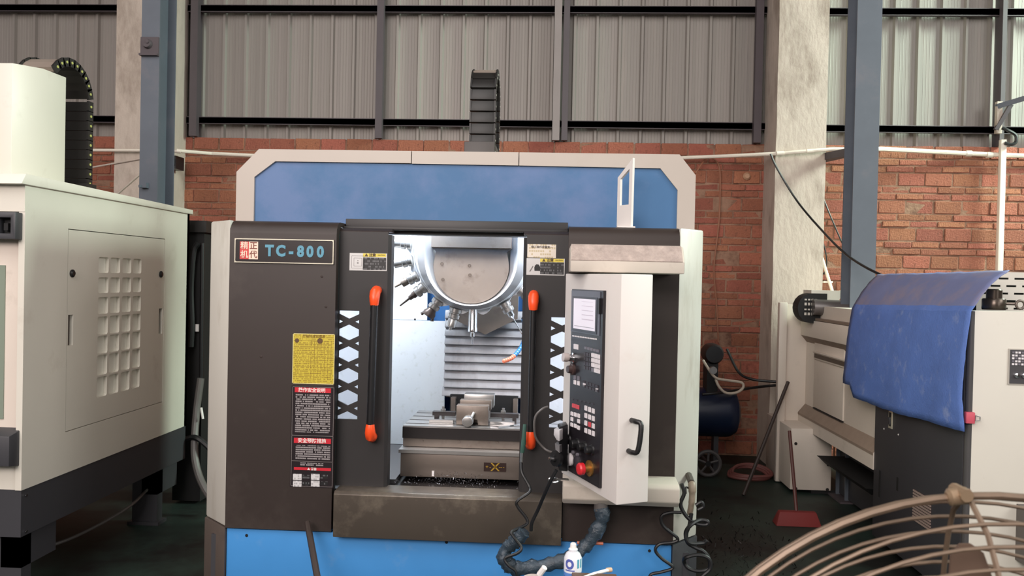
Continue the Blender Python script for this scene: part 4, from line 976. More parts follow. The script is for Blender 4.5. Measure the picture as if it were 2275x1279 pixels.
for k, (yy, z_, a) in enumerate(path):
    q = V((0, -math.sin(a), math.cos(a))); nn_ = V((0, math.cos(a), math.sin(a))); o_ = V((x0, yy, z_))
    A = [o_+q*s*.031+nn_*t_*(.020 if s < 0 else .026) for s, t_ in ((-1, -1), (1, -1), (1, 1), (-1, 1))]
    l = MB().hexa(A, [v_+V((x1-x0, 0, 0)) for v_ in A]).done('chain_link', chain_t if n_+3 <= k <= n_+5 else chain_m, ec, bev=.003)
    for e in (-.004, x1-x0-.004):
        B = [o_+V((e, 0, 0))+q*s*.03+nn_*t_*.028 for s, t_ in ((-1, -1), (1, -1), (1, 1), (-1, 1))]
        MB().hexa(B, [v_+V((.010, 0, 0)) for v_ in B]).done('link_side', chain_m, l)
        if e > 0: MB().cyl(o_+V((e+.01, 0, 0)), o_+V((e+.012, 0, 0)), .006, n=8).done('link_pin', M('pale_pin', (190, 186, 176), .5), l)
MB().box(x0-.03, x1+.005, 4.72, 5.1, 2.19, az_(1075, 314, 4.72)).done('chain_base', M('chain_base_paint', (66, 60, 58), .5), ec, bev=.004)

# hoses in front of the machine
cpath = smooth([at(1335, 1126, 3.42), at(1338, 1150, 3.42), at(1322, 1185, 3.42), at(1298, 1215, 3.42), at(1265, 1240, 3.38), at(1210, 1255, 3.38), at(1150, 1262, 3.36), at(1126, 1250, 3.34), at(1120, 1235, 3.34), at(1126, 1218, 3.34), at(1145, 1200, 3.33), at(1164, 1180, 3.32)], 5)
random.seed(5); ccb = MB().tube(cpath, [.030*random.uniform(.78, 1.18) for _ in cpath], 14)
for q_ in ccb.b.verts: q_.co += V((random.uniform(-1, 1), random.uniform(-1, 1), random.uniform(-1, 1)))*.003
tag(ccb.done('control_conduit', plasticwrap, ang=80), 'crumpled plastic wrapped conduit curving under control arm against the blue base', 'hose')
tag(MB().tube([at(1282, 1205, 3.44), at(1340, 1207, 3.44)], .007, 8).done('reddish_strip', M('dull_reddish', (190, 110, 86), .5)), 'short reddish strip behind the spray can at the base edge', 'rod')  # short reddish strip along the base edge
ct = thing('air_gun', at(1163, 985, 3.44), 'slim green air blow gun with black cord hanging at the right door', 'air gun')
MB().tube([at(1166, 942, 3.46), at(1163, 985, 3.45), at(1160, 1005, 3.45)], [.008, .011, .009], 10).done('gun_body', greenm, ct)
MB().tube([at(1160, 1003, 3.45), at(1158, 1028, 3.45)], .007, 10).done('gun_nozzle', chrome, ct)
MB().tube(smooth([at(1158, 1026, 3.45), at(1160, 1050, 3.42), at(1176, 1080, 3.40), at(1176, 1093, 3.38), at(1150, 1112, 3.37), at(1150, 1125, 3.37), at(1170, 1152, 3.36), at(1168, 1165, 3.35), at(1138, 1180, 3.30), at(1140, 1190, 3.29), at(1158, 1215, 3.28), at(1150, 1228, 3.27), at(1122, 1240, 3.27), at(1130, 1256, 3.26), at(1146, 1270, 3.26), at(1150, 1300, 3.26)], 8), .0065, 8).done('gun_cord', rubber, ct)
# right air gun and coil hose
ag = thing('air_gun', at(1533, 1100, 3.5), 'worn beige air gun with black coiled hose hanging on the right flank', 'air gun')
MB().tube(smooth([at(1530, 1057, 3.56), at(1537, 1075, 3.50), at(1538, 1095, 3.49), at(1536, 1120, 3.49), at(1532, 1142, 3.50)]), [.013]*6+[.017]*6+[.014]*6+[.013]*6+[.010], 12).done('gun_grip', beigem, ag)
MB().tube([at(1530, 1055, 3.57), at(1536, 1072, 3.50)], .015, 10).done('gun_head', M('gun_head_dark', (70, 62, 56), .5), ag)
MB().tube(smooth([at(1531, 1085, 3.5), at(1524, 1082, 3.48), at(1524, 1096, 3.48)], 4), .004, 6).done('gun_trigger', rubber, ag)
def P(px, py, y=3.46): return at(px, py, y)
MB().tube(smooth([P(1536, 1140), P(1532, 1165), P(1525, 1185), P(1528, 1205), P(1545, 1216), P(1562, 1224), P(1575, 1240), P(1575, 1262), P(1552, 1268), P(1530, 1262), P(1520, 1248), P(1524, 1238, 3.42), P(1550, 1232, 3.42), P(1574, 1240, 3.42), P(1578, 1262, 3.42), P(1560, 1280, 3.42), P(1545, 1300, 3.42)], 8), .0085, 8).done('coil_hose', rubber, ag)
MB().tube(smooth([P(1514, 1074), P(1520, 1095), P(1512, 1120), P(1524, 1145), P(1545, 1162), P(1568, 1165), P(1572, 1158), P(1555, 1155), P(1536, 1165, 3.43), P(1523, 1183, 3.43), P(1530, 1205, 3.43), P(1560, 1206), P(1570, 1200)], 8), .0085, 8).done('coil_hose', rubber, ag)
MB().tube(smooth([P(1545, 1122), P(1558, 1115), P(1562, 1125), P(1550, 1132)], 6), .0075, 8).done('coil_hose', rubber, ag)
MB().tube(smooth([P(1514, 1138), P(1490, 1138), P(1470, 1146), P(1474, 1168), P(1505, 1195), P(1495, 1204), P(1466, 1208), P(1456, 1222), P(1470, 1240), P(1495, 1260), P(1470, 1270), P(1446, 1276), P(1442, 1295)], 8), .007, 8).done('coil_hose', rubber, ag)
# leaning rod, front left
p, q = at(683, 1160, 3.46), at(712, 1320, 3.2)
e = (q-p).normalized(); fl = p+e*((p.z)/(-e.z))
tag(MB().tube([p, p+e*.02, fl], [.013, .0145, .0145], 10).done('steel_rod', rodm), 'dark steel rod leaning against the front left panel', 'rod')

# ================================================================== FOREGROUND: cart with spray can and brush
TZc = .44
ctt = thing('tool_cart', (.1, 2.87, 0), 'low steel cart top just below the frame carrying the spray can', 'cart')
MB().box(-.35, .45, 2.70, 3.05, TZc-.025, TZc).done('cart_top', steel_d, ctt, bev=.003)
for xx in (-.33, .43):
    for yy in (2.72, 3.03): MB().box(xx-.015, xx+.015, yy-.015, yy+.015, 0, TZc-.025).done('leg', darkm, ctt)
cc = at(1273, 1240, 2.9)
sc = thing('spray_can', (cc.x, 2.9, TZc), 'white and blue aerosol spray can standing in the bottom foreground', 'spray can')
ztop = az_(1273, 1205, 2.9); rc = .033
zw = az_(1273, 1267, 2.9)
MB().lathe([(rc-.002, 0), (rc, .004), (rc, zw-TZc)], (cc.x, 2.9, TZc), (0, 0, 1), 28).done('can_lower', canb, sc)
MB().lathe([(rc, zw-TZc), (rc, ztop-.055-TZc), (rc-.002, ztop-.050-TZc), (rc-.008, ztop-.037-TZc), (.016, ztop-.031-TZc), (.017, ztop-.022-TZc), (.011, ztop-.017-TZc)], (cc.x, 2.9, TZc), (0, 0, 1), 28).done('can_body', canw, sc)
MB().lathe([(.012, ztop-.018-TZc), (.011, ztop-.004-TZc), (.007, ztop-TZc), (0, ztop-TZc)], (cc.x, 2.9, TZc), (0, 0, 1), 16).done('spray_nozzle', whitem, sc)
def wrap(body, size, cx, z_, mt, bold):
    TEXTS_W.append((body, size, cx, z_, mt, bold))
zq_ = az_(1270, 1247, 2.9)
dc = V((cc.x, 2.9, 0)); tocam = V((-cc.x, -2.9, 0)).normalized(); sidev = V((-tocam.y, tocam.x, 0))
def arcband(a0, a1, z0, z1, r, name, mt):
    b = MB(); n = 10; L_ = []
    for k in range(n+1):
        a = R(a0+(a1-a0)*k/n); d = tocam*math.cos(a)+sidev*math.sin(a); L_.append((d, b.v(dc+d*r+V((0, 0, z0))), b.v(dc+d*r+V((0, 0, z1)))))
    for A, B in zip(L_, L_[1:]): b.face([A[1], B[1], B[2], A[2]])
    return b.done(name, mt, sc, fix=False)
def ringletter(a_c, z_c, ro, ri, name, mt):
    b = MB(); n = 20; rr_ = rc+.0006; vo = []
    for k in range(n):
        t_ = 2*PI*k/n; pr2 = []
        for q_ in (ro, ri):
            a = R(a_c)+q_*math.cos(t_)/rc; d = tocam*math.cos(a)+sidev*math.sin(a); pr2.append(b.v(dc+d*rr_+V((0, 0, z_c+q_*1.15*math.sin(t_)))))
        vo.append(pr2)
    for k in range(n): A, B = vo[k], vo[(k+1) % n]; b.face([A[0], B[0], B[1], A[1]])
    return b.done(name, mt, sc, fix=False)
ringletter(-22, zq_, .0165, .008, 'letter_q', canl)
arcband(-50, 12, zq_-.025, zq_-.0205, rc+.0006, 'letter_q_tail', canl)
arcband(28, 42, zq_-.014, zq_+.018, rc+.0006, 'letter_i', cant); arcband(52, 66, zq_-.014, zq_+.018, rc+.0006, 'letter_i', cant)
arcband(-70, -58, zw-.04, zw-.012, rc+.0006, 'lower_letter', canl)
# brush / bits on the cart
b0 = at(1262, 1283, 2.86); b1 = at(1356, 1266, 2.95)
br_ = thing('long_brush', (b0.x, 2.9, TZc), 'pale plastic handle lying right of the spray can', 'brush')
MB().tube(smooth([at(1296, 1284, 2.82), at(1325, 1273, 2.86), at(1350, 1266, 2.9)]), [.007]*6+[.006]*6+[.007], 10).done('brush_handle', whitem, br_)
MB().tube([at(1348, 1266, 2.9), at(1358, 1265, 2.91)], .0085, 10).done('brush_ferrule', M('tan_tip', (206, 170, 140), .5), br_)
bk = thing('tool_block', (.05, 2.86, TZc), 'brown wooden block under the pale plastic handle', 'block')
a = at(1358, 1278, 2.84); MB().box(a.x-.14, a.x+.02, 2.76, 2.86, TZc, a.z).done('block_body', M('brown_wood', (98, 72, 58), .6), bk, bev=.004)
sq = thing('squeeze_bottle', at(1195, 1279, 2.86), 'white bottle with angled nozzle cap left of the spray can', 'bottle')
cpx = at(1185, 1290, 2.86); sq.location = (cpx.x, 2.86, TZc)
MB().lathe([(.045, 0), (.046, .004), (.046, cpx.z-TZc-.012), (.038, cpx.z-TZc+.012), (.012, cpx.z-TZc+.018), (0, cpx.z-TZc+.018)], (cpx.x, 2.86, TZc), (0, 0, 1), 22).done('bottle_body', M('cloudy_white', (222, 204, 196), .4), sq)
MB().tube([at(1198, 1276, 2.84), at(1210, 1260, 2.83)], [.011, .011], 8).done('nozzle_cap', whitem, sq)
ck = at(1160, 1290, 2.9)

# ================================================================== COMPRESSOR
cpz = thing('air_compressor', (1.25, 6.75, 0), 'dark blue air compressor tank on wheels beside the brick wall', 'compressor')
tc_ = at(1590, 920, 6.7)
MB().lathe([(0, 0), (.10, .008), (.17, .035), (.20, .08), (.205, .12), (.205, .75), (.17, .80), (0, .83)], (at(1643, 920, 6.8).x, 6.82, tc_.z), (-1, 0, 0), 32).done('tank', tankm, cpz)
wc_ = at(1573, 1029, 6.62); wr = wc_.z
wh = MB().tube([wc_+V((wr*.86*math.cos(a), 0, wr*.86*math.sin(a))) for a in [2*PI*k/24 for k in range(24)]], wr*.14, 8, True).done('wheel', M('wheel_grey', (78, 74, 74), .6), cpz)
for k in range(5):
    a = 2*PI*k/5+.3; MB().tube([wc_, wc_+V((wr*.8*math.cos(a), 0, wr*.8*math.sin(a)))], .010, 6).done('spoke', M('wheel_grey', (78, 74, 74)), wh)
MB().cyl(wc_+V((0, -.02, 0)), wc_+V((0, .03, 0)), .022).done('hub', black, wh)
MB().cyl(wc_, wc_+V((0, .3, 0)), .012).done('axle', darkm, cpz)
for xx in (1.05, 1.38): MB().box(xx-.02, xx+.02, 6.76, 6.86, 0 if xx > 1.2 else .0, tc_.z-.15).done('foot', darkm, cpz)
mc = at(1583, 785, 6.75)
MB().lathe([(.07, 0), (.085, .03), (.085, .16), (.05, .2), (0, .2)], mc+V((.0, -.08, 0)), (0, 1, 0), 20).done('motor', black, cpz)
MB().box(mc.x-.05, mc.x+.04, 6.70, 6.88, tc_.z+.17, mc.z-.06).done('pump_block', blackm, cpz)
MB().tube(smooth([at(1562, 800, 6.6), at(1578, 825, 6.55), at(1592, 840, 6.55), at(1620, 845, 6.55), at(1648, 850, 6.55), at(1650, 862, 6.55), at(1635, 872, 6.55), at(1612, 872, 6.55), at(1597, 858, 6.55), at(1590, 842, 6.56)]), .011, 8).done('handle_tube', M('pale_hose', (190, 176, 160), .45), cpz)
MB().cyl(at(1584, 822, 6.55)+V((0, -.02, 0)), at(1584, 822, 6.55)+V((0, .03, 0)), .03).done('pressure_gauge', steel, cpz)
pipe('air_hose', [at(1560, 876, 6.5), at(1600, 872, 6.55), at(1680, 860, 6.9), at(1728, 855, 6.95), at(1738, 853, 6.97)], .012, rubber, 'lower black air hose strung from compressor to the column', 'hose')
pipe('air_hose', [at(1615, 775, 7.2), at(1640, 825, 7.1), at(1670, 842, 7.0), at(1728, 848, 6.92), at(1738, 849, 6.94)], .012, rubber, 'upper black air hose sagging against brick towards the column', 'hose')
hp = [V((1.62+.16*math.cos(a)+.015*k, 6.62+.11*math.sin(a), .022+.012*k+.05*max(0, math.sin(a)))) for k in range(3) for a in [2*PI*j/14 for j in range(14)]]
tag(MB().tube(smooth(hp, 3), .013, 8).done('coiled_hose', M('dull_red_hose', (118, 70, 66), .5)), 'dull red hose coiled on the floor by the column foot', 'hose')
# sticks, broom and dustpan
p, q = at(1751, 848, 6.49), at(1697, 985, 6.27)
e = (q-p).normalized(); fl = p+e*(p.z/(-e.z))
tag(MB().tube([p, fl], .014, 8).done('long_pole', M('dark_pole', (58, 46, 42), .5)), 'long dark pole leaning against the far end of the lathe', 'pole')
bm = thing('broom', at(1770, 1160, 0, 2), 'red broom with thin dark handle leaning on lathe pedestal', 'broom')
bl_ = at(1771, 1152, .04, 2)
MB().tube([bl_, at(1754, 957, bl_.y+.28)], .012, 8).done('broom_handle', M('maroon_handle', (88, 46, 42), .45), bm)
MB().hexa([bl_+V((-.15, -.05, -.04)), bl_+V((.15, -.05, -.04)), bl_+V((.15, .06, -.04)), bl_+V((-.15, .06, -.04))], [bl_+V((-.12, -.02, .05)), bl_+V((.12, -.02, .05)), bl_+V((.12, .03, .05)), bl_+V((-.12, .03, .05))]).done('broom_head', M('dark_red_bristles', (120, 40, 38), .7), bm, bev=.006)
# swarf on the dark floor
sw = MB(); random.seed(11)
for k in range(900):
    p = V((random.gauss(1.15, .28), random.gauss(4.6, .45), random.uniform(0, .05)**1)); p.z = .002+random.uniform(0, .03)
    if p.x < .72 or p.x > 1.48: continue
    d = V((random.uniform(-1, 1), random.uniform(-1, 1), random.uniform(0, .8))).normalized()*random.uniform(.01, .03); e = V((random.uniform(-1, 1), random.uniform(-1, 1), 0))*.006
    sw.face([sw.v(p), sw.v(p+d), sw.v(p+d+e), sw.v(p+e)])
tag(sw.done('floor_swarf', M('dark_swarf', (40, 38, 38), .3, .8), fix=False), 'dark steel swarf scattered over the floor right of the machine', 'swarf', kind='stuff')

# ================================================================== LATHE ON THE RIGHT
XLt = 2.0
lt = thing('lathe', (2.6, 5.5, 0), 'cream and charcoal turning machine at right under a blue tarp', 'machine')
def side(y0, y1, z0, z1, x0, x1, name, mt, bev=.003): return MB().box(x0, x1, y0, y1, z0, z1).done(name, mt, lt, bev=bev)
dY = at(1942, 1000, XLt, 0).y
side(3.985, dY, .06, 1.47, XLt, 2.6, 'headstock_door', darkm)
MB().cyl((XLt+.02, 3.97, .06), (XLt+.02, 3.97, 1.49), .02).done('corner_post', M('post_grey', (74, 72, 72), .4), lt)
side(3.95, 4.0, .04, 1.495, XLt+.022, 3.0, 'end_panel', cream, .004)
MB().box(XLt+.05, 3.0, 4.0, 7.0, .5, 1.44).done('body_core', cream_r, lt)
zr1, zr0 = 1.325, 1.195
zsl1, zsl0 = .575, .463
side(dY, 7.03, zr0, zr1, XLt, XLt+.06, 'top_rail', cream_r)
side(dY, 7.03, zr1+.004, zr1+.022, XLt+.01, XLt+.09, 'rail_groove', M('groove_brown', (128, 112, 100), .6), 0)
MB().prism([(XLt+.05, zsl1+.06), (XLt-.005, zsl1-.01), (XLt-.005, zsl0), (XLt+.06, zsl0)], 1, dY, 7.0).done('lower_sill', cream_r, lt)
dust_shade = M('brown_ledge_dust_shade', (148, 130, 116), .7, var=.1, scale=12)  # dust tone of the sill, reused as painted shade under the rail
MB().prism([(XLt+.05, zsl1+.063), (XLt-.007, zsl1-.007), (XLt-.007, zsl1-.024), (XLt+.05, zsl1+.04)], 1, dY+.002, 6.999).done('sill_top', dust_shade, lt)
MB().prism([(XLt+.004, zr0), (XLt+.05, zr0), (XLt+.05, zr0-.055)], 1, dY+.002, 6.999).done('rail_underside_shade', dust_shade, lt)  # brown strip paints in the shade beneath the rail
MB().box(at(1728, 870, 6.52).x, at(1745, 870, 6.52).x, 6.52, 6.58, .01, 1.455).box(at(1733, 870, 6.52).x, XLt+.05, 6.58, 6.60, .01, 1.44).done('end_post', cream_r, lt, bev=.003)
dy_a, dy_b = at(1808, 830, XLt+.04, 0).y, at(1874, 830, XLt+.04, 0).y
dz_b = at(1808, 903, XLt+.045, 0).z
MB().box(XLt+.04, XLt+.06, dy_b, dy_a, dz_b, zr0-.01).done('access_door', cream_r, lt, bev=.002)
MB().box(XLt+.038, XLt+.06, dy_b, dy_a, dz_b-.012, dz_b-.004).done('door_gap', gapm, lt)
hz1, hz0 = at(1812, 779, XLt+.04, 0).z, at(1812, 797, XLt+.04, 0).z
MB().box(XLt+.030, XLt+.042, dy_b-.1, dy_a-.02, hz0, hz1).box(XLt+.02, XLt+.034, dy_b-.1, dy_a-.02, hz1-.012, hz1).done('door_grip', cream_r, lt, bev=.002)
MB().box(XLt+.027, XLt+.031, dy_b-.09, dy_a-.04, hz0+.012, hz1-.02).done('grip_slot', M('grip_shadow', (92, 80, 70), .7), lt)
p = at(1786, 889, XLt+.049, 0); MB().cyl(p-V((.004, 0, 0)), p, .01, n=10).done('door_bolt', gapm, lt)
# pedestal
pa, pb = at(1757, 1000, 6.25), at(1848, 1000, 6.25)
MB().box(at(1757, 1000, 6.2).x, at(1848, 1000, 6.2).x, 6.2, 6.9, .03, .5).done('pedestal', cream_r, lt, bev=.004)
MB().box(2.0, 2.3, 6.22, 6.85, 0, .03).done('pedestal_foot', blackm, lt)
for px, py in ((1768, 1085), (1838, 1087), (1840, 1032), (1768, 985)):
    q_ = at(px, py, 6.2); MB().cyl(q_-V((0, .003, 0)), q_, .012, n=10).done('pedestal_bolt', gapm, lt)
MB().box(2.2, 3.0, 4.0, 6.2, .02, .5).done('bed', darkm, lt)
tz = .30; MB().hexa([(2.03, 5.15, tz-.02), (2.3, 5.15, tz-.02), (2.3, 6.0, tz-.02), (2.03, 6.0, tz-.02)], [(1.98, 5.1, tz+.03), (2.3, 5.1, tz+.03), (2.3, 6.05, tz+.03), (1.98, 6.05, tz+.03)]).done('chip_drawer', blackm, lt)
# top: covers and perforated guard at the far end
MB().prism([(6.62, 1.335), (7.0, 1.335), (7.0, 1.42), (6.75, 1.48), (6.62, 1.48)], 0, XLt+.09, 2.7).done('top_box', cream_r, lt)
g0 = at(1775, 684, 6.35); g1 = at(1830, 690, 6.0)
def gpt(px, py, y): return at(px, py, y)
gd = MB()
gx = at(1769, 684, 6.3).x
zc_ = az_(1795, 684, 6.3)
prof = [(.105*math.cos(a), .115*math.sin(a)) for a in [PI/2+PI*k/10 for k in range(11)]]
pts = [(gx+.105+a, zc_+b) for a, b in prof]+[(gx+.22, zc_-.115), (gx+.22, zc_+.115)]
guard = MB().prism(pts, 1, 6.26, 6.40).done('perforated_guard', blackm, lt)
for r_2 in range(4):
    for c_2 in range(4):
        MB().box(gx+.05+c_2*.026, gx+.066+c_2*.026, 6.257, 6.26, zc_+.06-r_2*.038, zc_+.072-r_2*.038+.008*(r_2 % 2)).done('guard_hole', M('pale_slot', (200, 194, 184), .5), guard)
a_, c_ = at(1805, 682, 6.24), at(1862, 686, 6.24)
MB().cyl((a_.x, 6.24, a_.z), (c_.x+.1, 6.24, a_.z-.005), .062, n=20).done('spindle_sleeve', M('sleeve_grey', (118, 112, 110), .35, .5), lt)
a_, c_ = at(1800, 646, 6.3), at(1924, 672, 6.3)
MB().plate([(a_.x, az_(1800, 672, 6.3)), (at(1858, 672, 6.3).x, az_(1858, 672, 6.3)), (at(1864, 660, 6.3).x, az_(1864, 662, 6.3)), (at(1915, 660, 6.3).x, az_(1915, 662, 6.3)), (at(1925, 640, 6.3).x, az_(1925, 640, 6.3)), (at(1880, 644, 6.3).x, az_(1880, 646, 6.3)), (a_.x, az_(1800, 644, 6.3))], [], lambda u, v: (u, 6.27, v), (0, .2, 0)).done('sleeve_cover', cream, lt)
a_, c_ = at(1828, 700, 6.22), at(1900, 725, 6.22)
MB().box(a_.x, c_.x+.2, 6.22, 6.5, 1.34, az_(1828, 700, 6.22)).done('sleeve_base', cream, lt)
MB().box(a_.x+.03, c_.x+.2, 6.255, 6.5, az_(1860, 700, 6.2), az_(1870, 672, 6.2)).done('tailstock_cover', cream, lt)
# slotted rear cover
sl = [at(2150, 690, 4.35), at(2330, 690, 4.35), at(2330, 606, 4.42), at(2230, 605, 4.42)]
z_a, z_b = az_(2200, 694, 4.4), az_(2230, 604, 4.4)
holes = []; xs0 = at(2170, 650, 4.4).x
for r_2 in range(5):
    for c_2 in range(7):
        u = xs0+.03+c_2*.082+(.041 if r_2 % 2 else 0); v = z_b-.035-r_2*.040
        holes.append([(u, v-.005), (u+.052, v-.005), (u+.052, v+.005), (u, v+.005)])
MB().plate([(xs0, z_a-.02), (xs0+.62, z_a-.02), (xs0+.62, z_b), (xs0+.12, z_b), (xs0, z_a+.14)], holes, lambda u, v: (u, 4.4, v), (0, .004, 0)).done('slotted_cover', cream, lt)
MB().box(xs0-.0, xs0+.62, 4.45, 4.5, z_a-.02, z_b-.01).done('cover_back', blackm, lt)
MB().box(XLt+.03, 3.0, 4.0, 5.5, 1.40, 1.47).done('top_deck', darkm, lt)
MB().box(xs0, xs0+.62, 4.404, 4.45, z_a-.02, z_b-.06).done('cover_void', hole_b, lt) if 0 else None
# latch, vent, slots on the dark door
p = at(1980, 931, XLt, 0)
la = MB().box(XLt-.006, XLt, p.y-.026, p.y+.026, p.z-.055, p.z+.055).done('door_latch', silver, lt, bev=.003)
MB().box(XLt-.008, XLt-.0055, p.y-.013, p.y+.013, p.z-.04, p.z+.04).done('latch_recess', blackm, la)
MB().box(XLt-.012, XLt-.008, p.y-.008, p.y+.008, p.z-.03, p.z+.012).done('latch_lever', chrome, la)
va, vb_ = at(2031, 1100, XLt, 0), at(2070, 1130, XLt, 0)
vz1, vz0 = at(2050, 1096, XLt, 0).z, at(2050, 1168, XLt, 0).z
vt = MB().box(XLt-.003, XLt, vb_.y, va.y, vz0, vz1).done('vent_grille', M('vent_dark', (58, 50, 50), .5), lt)
for k in range(11):
    z_ = vz0+(vz1-vz0)*(k+.5)/11; MB().box(XLt-.008, XLt-.003, vb_.y, va.y, z_-.0045, z_+.0045).done('vent_slat', M('vent_pale', (150, 132, 124), .5), vt)
for px, p0, p1 in ((1955, 1045, 1105), (1994, 1060, 1090)):
    a_, c_ = at(px, p0, XLt, 0), at(px, p1, XLt, 0); MB().box(XLt-.001, XLt+.002, a_.y-.012, a_.y+.012, c_.z, a_.z).done('door_slot', hole_b, lt)
for px, py in ((1964, 952), (1996, 965)):
    p = at(px, py, XLt, 0); MB().cyl(p-V((.002, 0, 0)), p, .005, n=8).done('paint_fleck', whitem, lt)
# control plate on the end panel
p0_, p1_ = at(2240, 774, 3.95), at(2300, 855, 3.95)
cpn = MB().box(p0_.x, p1_.x, 3.944, 3.95, p1_.z, p0_.z).done('control_plate', M('plate_pale', (176, 170, 160), .4), lt)
MB().box(p0_.x+.006, p1_.x, 3.942, 3.945, p1_.z+.005, p0_.z-.005).done('plate_print', M('plate_ink', (70, 68, 70), .4), cpn)
for r_2 in range(5):
    for c_2 in range(8): MB().box(p0_.x+.014+c_2*.0145, p0_.x+.024+c_2*.0145, 3.939, 3.942, p0_.z-.022-r_2*.014, p0_.z-.013-r_2*.014).done('plate_key', kw if (r_2+c_2) % 3 else kg, cpn)
for c_2 in range(3): MB().lathe([(.014, 0), (.012, .01), (0, .012)], (p0_.x+.035+c_2*.035, 3.942, p1_.z+.045), (0, -1, 0), 12).done('plate_knob', chrome, cpn)
a_ = at(2272, 1125, 3.9); MB().box(a_.x, a_.x+.4, 3.86, 3.95, .3, a_.z).done('junction_box', M('box_grey', (92, 86, 82), .5), lt)
# chuck body left on the end top
ckp = at(2225, 692, 4.05)
cku = thing('lifting_chuck', (ckp.x, 4.12, 1.497), 'oily dark steel chuck body standing on the lathe end', 'chuck')
s_ = 4.12/1768
MB().lathe([(.052, 0), (.054, .006), (.054, .05), (.050, .056), (.036, .058), (.036, .098), (.030, .104), (0, .104)], (ckp.x, 4.12, 1.497), (0, 0, 1), 24).done('chuck_body', M('oily_steel', (84, 74, 66), .28, .7), cku)
MB().cyl((ckp.x+.045, 4.1, 1.53), (ckp.x+.08, 4.08, 1.53), .008).done('eye_shank', steel_d, cku)
MB().tube([V((ckp.x+.10+.020*math.cos(a), 4.07, 1.526+.020*math.sin(a))) for a in [2*PI*k/16 for k in range(16)]], .0065, 8, True).done('eye_ring', steel_d, cku)
# red clip
p = at(2157, 928, 3.93)
clp = thing('bulldog_clip', (p.x, 3.94, p.z-.02), 'pink red clip gripping the corner post of the lathe', 'clip')
MB().box(p.x-.024, p.x+.018, 3.925, 3.95, p.z-.027, p.z+.027).done('clip_jaw', M('pink_red', (206, 88, 104), .5), clp, bev=.003)
MB().tube([p+V((.018, -.006, .012)), p+V((.04, -.006, .008)), p+V((.04, -.006, -.008)), p+V((.018, -.006, -.012))], .003, 6, True).done('clip_wire', chrome, clp)
# tarp: draped cloth, top slope + hanging front
def tarp():
    b = MB(); nU, nV = 30, 26; rows = []
    fold0, fold1 = at(1893, 685, 1.985, 0), at(2157, 690, 1.985, 0)
    top0, top1 = at(1950, 609, 5.40), at(2243, 600, 4.02)
    bot = [(0, 850), (.08, 856), (.085, 880), (.3, 905), (.6, 928), (.85, 945), (1, 958)]
    for j in range(nU+1):
        u = j/nU; f = fold0.lerp(fold1, u); tp_ = top0.lerp(top1, u)
        px = 1872+(2135-1872)*u
        for (a0, y0), (a1, y1) in zip(bot, bot[1:]):
            if a0 <= u <= a1: py = y0+(y1-y0)*(u-a0)/(a1-a0); break
        be = at(px, py, 1.95, 0); col = []
        for i in range(nV+1):
            v = i/nV
            if v < .42:
                t_ = v/.42; p_ = tp_.lerp(f, t_); p_.z += .028*math.sin(PI*t_)
            else:
                t_ = (v-.42)/.58; p_ = f.lerp(be, t_); p_.x += -.012*math.sin(PI*t_)+.008*math.sin(u*17+t_*3)*t_
                p_.y += .010*math.sin(t_*9+u*2)*t_*(1 if u < .1 or u > .9 else .2)
            p_ += V((random.uniform(-.002, .002), 0, random.uniform(-.002, .002)))
            col.append(p_)
        rows.append(col)
    A = [[b.v(p_) for p_ in c_] for c_ in rows]
    for j in range(nU):
        for i in range(nV):
            b.mi = 1 if i < nV*.42-1 else 0
            b.face([A[j][i], A[j+1][i], A[j+1][i+1], A[j][i+1]])
    o = b.done('tarp', [tarpm, tarpd], fix=True, ang=24)
    md = o.modifiers.new('thickness', 'SOLIDIFY'); md.thickness = .004; md.offset = 1
    return tag(o, 'blue woven tarp draped over the lathe top and side', 'tarp')
tarp()

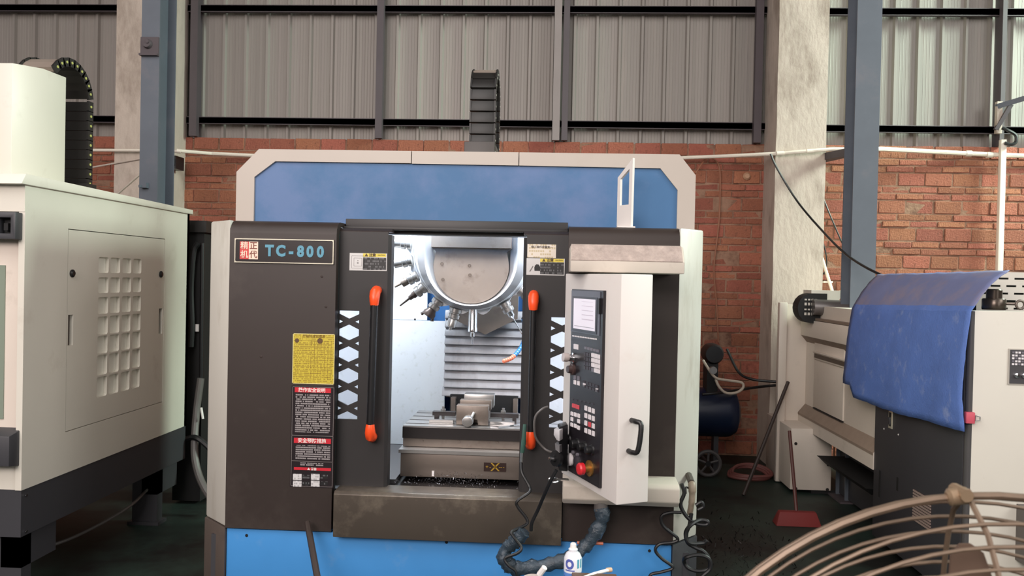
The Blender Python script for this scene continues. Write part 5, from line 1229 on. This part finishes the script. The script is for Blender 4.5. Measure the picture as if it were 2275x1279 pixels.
# ================================================================== FOREGROUND FAN
fn = thing('floor_fan', (.516, .98, 0), 'large rusty wire floor fan in the bottom right foreground', 'fan')
fc = at(2190, 1890, .95); FR = .418; fy = .95
def ring(r_, y, rad, name):
    n = 72 if r_ > .2 else 40
    return MB().tube([V((fc.x+r_*math.cos(2*PI*k/n), y, fc.z+r_*math.sin(2*PI*k/n))) for k in range(n)], rad, 6, True).done(name, wirem, fn)
ring(FR, fy-.008, .0044, 'rim_ring'); ring(FR-.006, fy+.012, .0044, 'rim_ring')
for k in range(1, 18):
    r_ = FR-.0215*k; 
    if r_ < .05: break
    dep = .095*math.sqrt(max(0, 1-(r_/FR)**2))
    ring(r_, fy-.015-dep, .0024, 'front_guard_wire'); ring(r_-.004, fy+.03+dep*.95, .0024, 'rear_guard_wire')
def spoke(a, s):
    pts = []
    for k in range(13):
        r_ = FR*(1-k/13); pts.append(V((fc.x+r_*math.cos(a), fy+s*(.012+.098*math.sqrt(max(0, 1-(r_/FR)**2))), fc.z+r_*math.sin(a))))
    MB().tube(pts, .0034, 6).done('guard_spoke', wirem, fn)
acl = math.atan2(at(2140, 1103, .95).z-fc.z, at(2140, 1103, .95).x-fc.x)
for k in range(4):
    spoke(acl+k*PI/2, -1); spoke(acl+k*PI/2-.03, 1)
cl_ = at(2135, 1100, .94)
MB().lathe([(.006, 0), (.010, .003), (.010, .022), (.006, .026)], cl_+V((-.016, 0, -.003)), V((1, 0, .15)), 12).cyl(cl_+V((0, -.014, .003)), cl_+V((0, .016, .003)), .0075, n=10).done('rim_clamp', M('clamp_brass', (150, 128, 104), .4, .5), fn)
MB().lathe([(.085, 0), (.09, .02), (.09, .16), (.07, .19), (0, .19)], (fc.x, fy+.06, fc.z), (0, 1, 0), 24).done('fan_motor', brownp, fn)
MB().lathe([(.055, 0), (.06, .02), (.06, .05), (0, .05)], (fc.x, fy-.05, fc.z), (0, 1, 0), 20).done('blade_hub', brownp, fn)
for k in range(3):
    a = 1.683+k*2*PI/3; d = V((math.cos(a), 0, math.sin(a))); q = V((-math.sin(a), 0, math.cos(a)))
    A = [fc+d*.05-q*.03, fc+d*.2-q*.036, fc+d*.33-q*.020, fc+d*.358-q*.014, fc+d*.367-q*.004, fc+d*.366+q*.006, fc+d*.352+q*.015, fc+d*.2+q*.034, fc+d*.05+q*.03]
    A = [p_+V((0, -.02+(p_-fc).dot(q)*.5, 0)) for p_ in A]
    MB().hexa(A, [p_+V((0, .004, 0)) for p_ in A]).done('fan_blade', brownp, fn)
MB().cyl((fc.x, fy+.12, .03), (fc.x, fy+.12, fc.z-.03), .022).done('stand_pole', wirem, fn)
MB().lathe([(.26, 0), (.26, .015), (.05, .05), (.03, .06)], (fc.x, fy+.12, 0), (0, 0, 1), 28).done('stand_base', darkm, fn)

flush_texts()
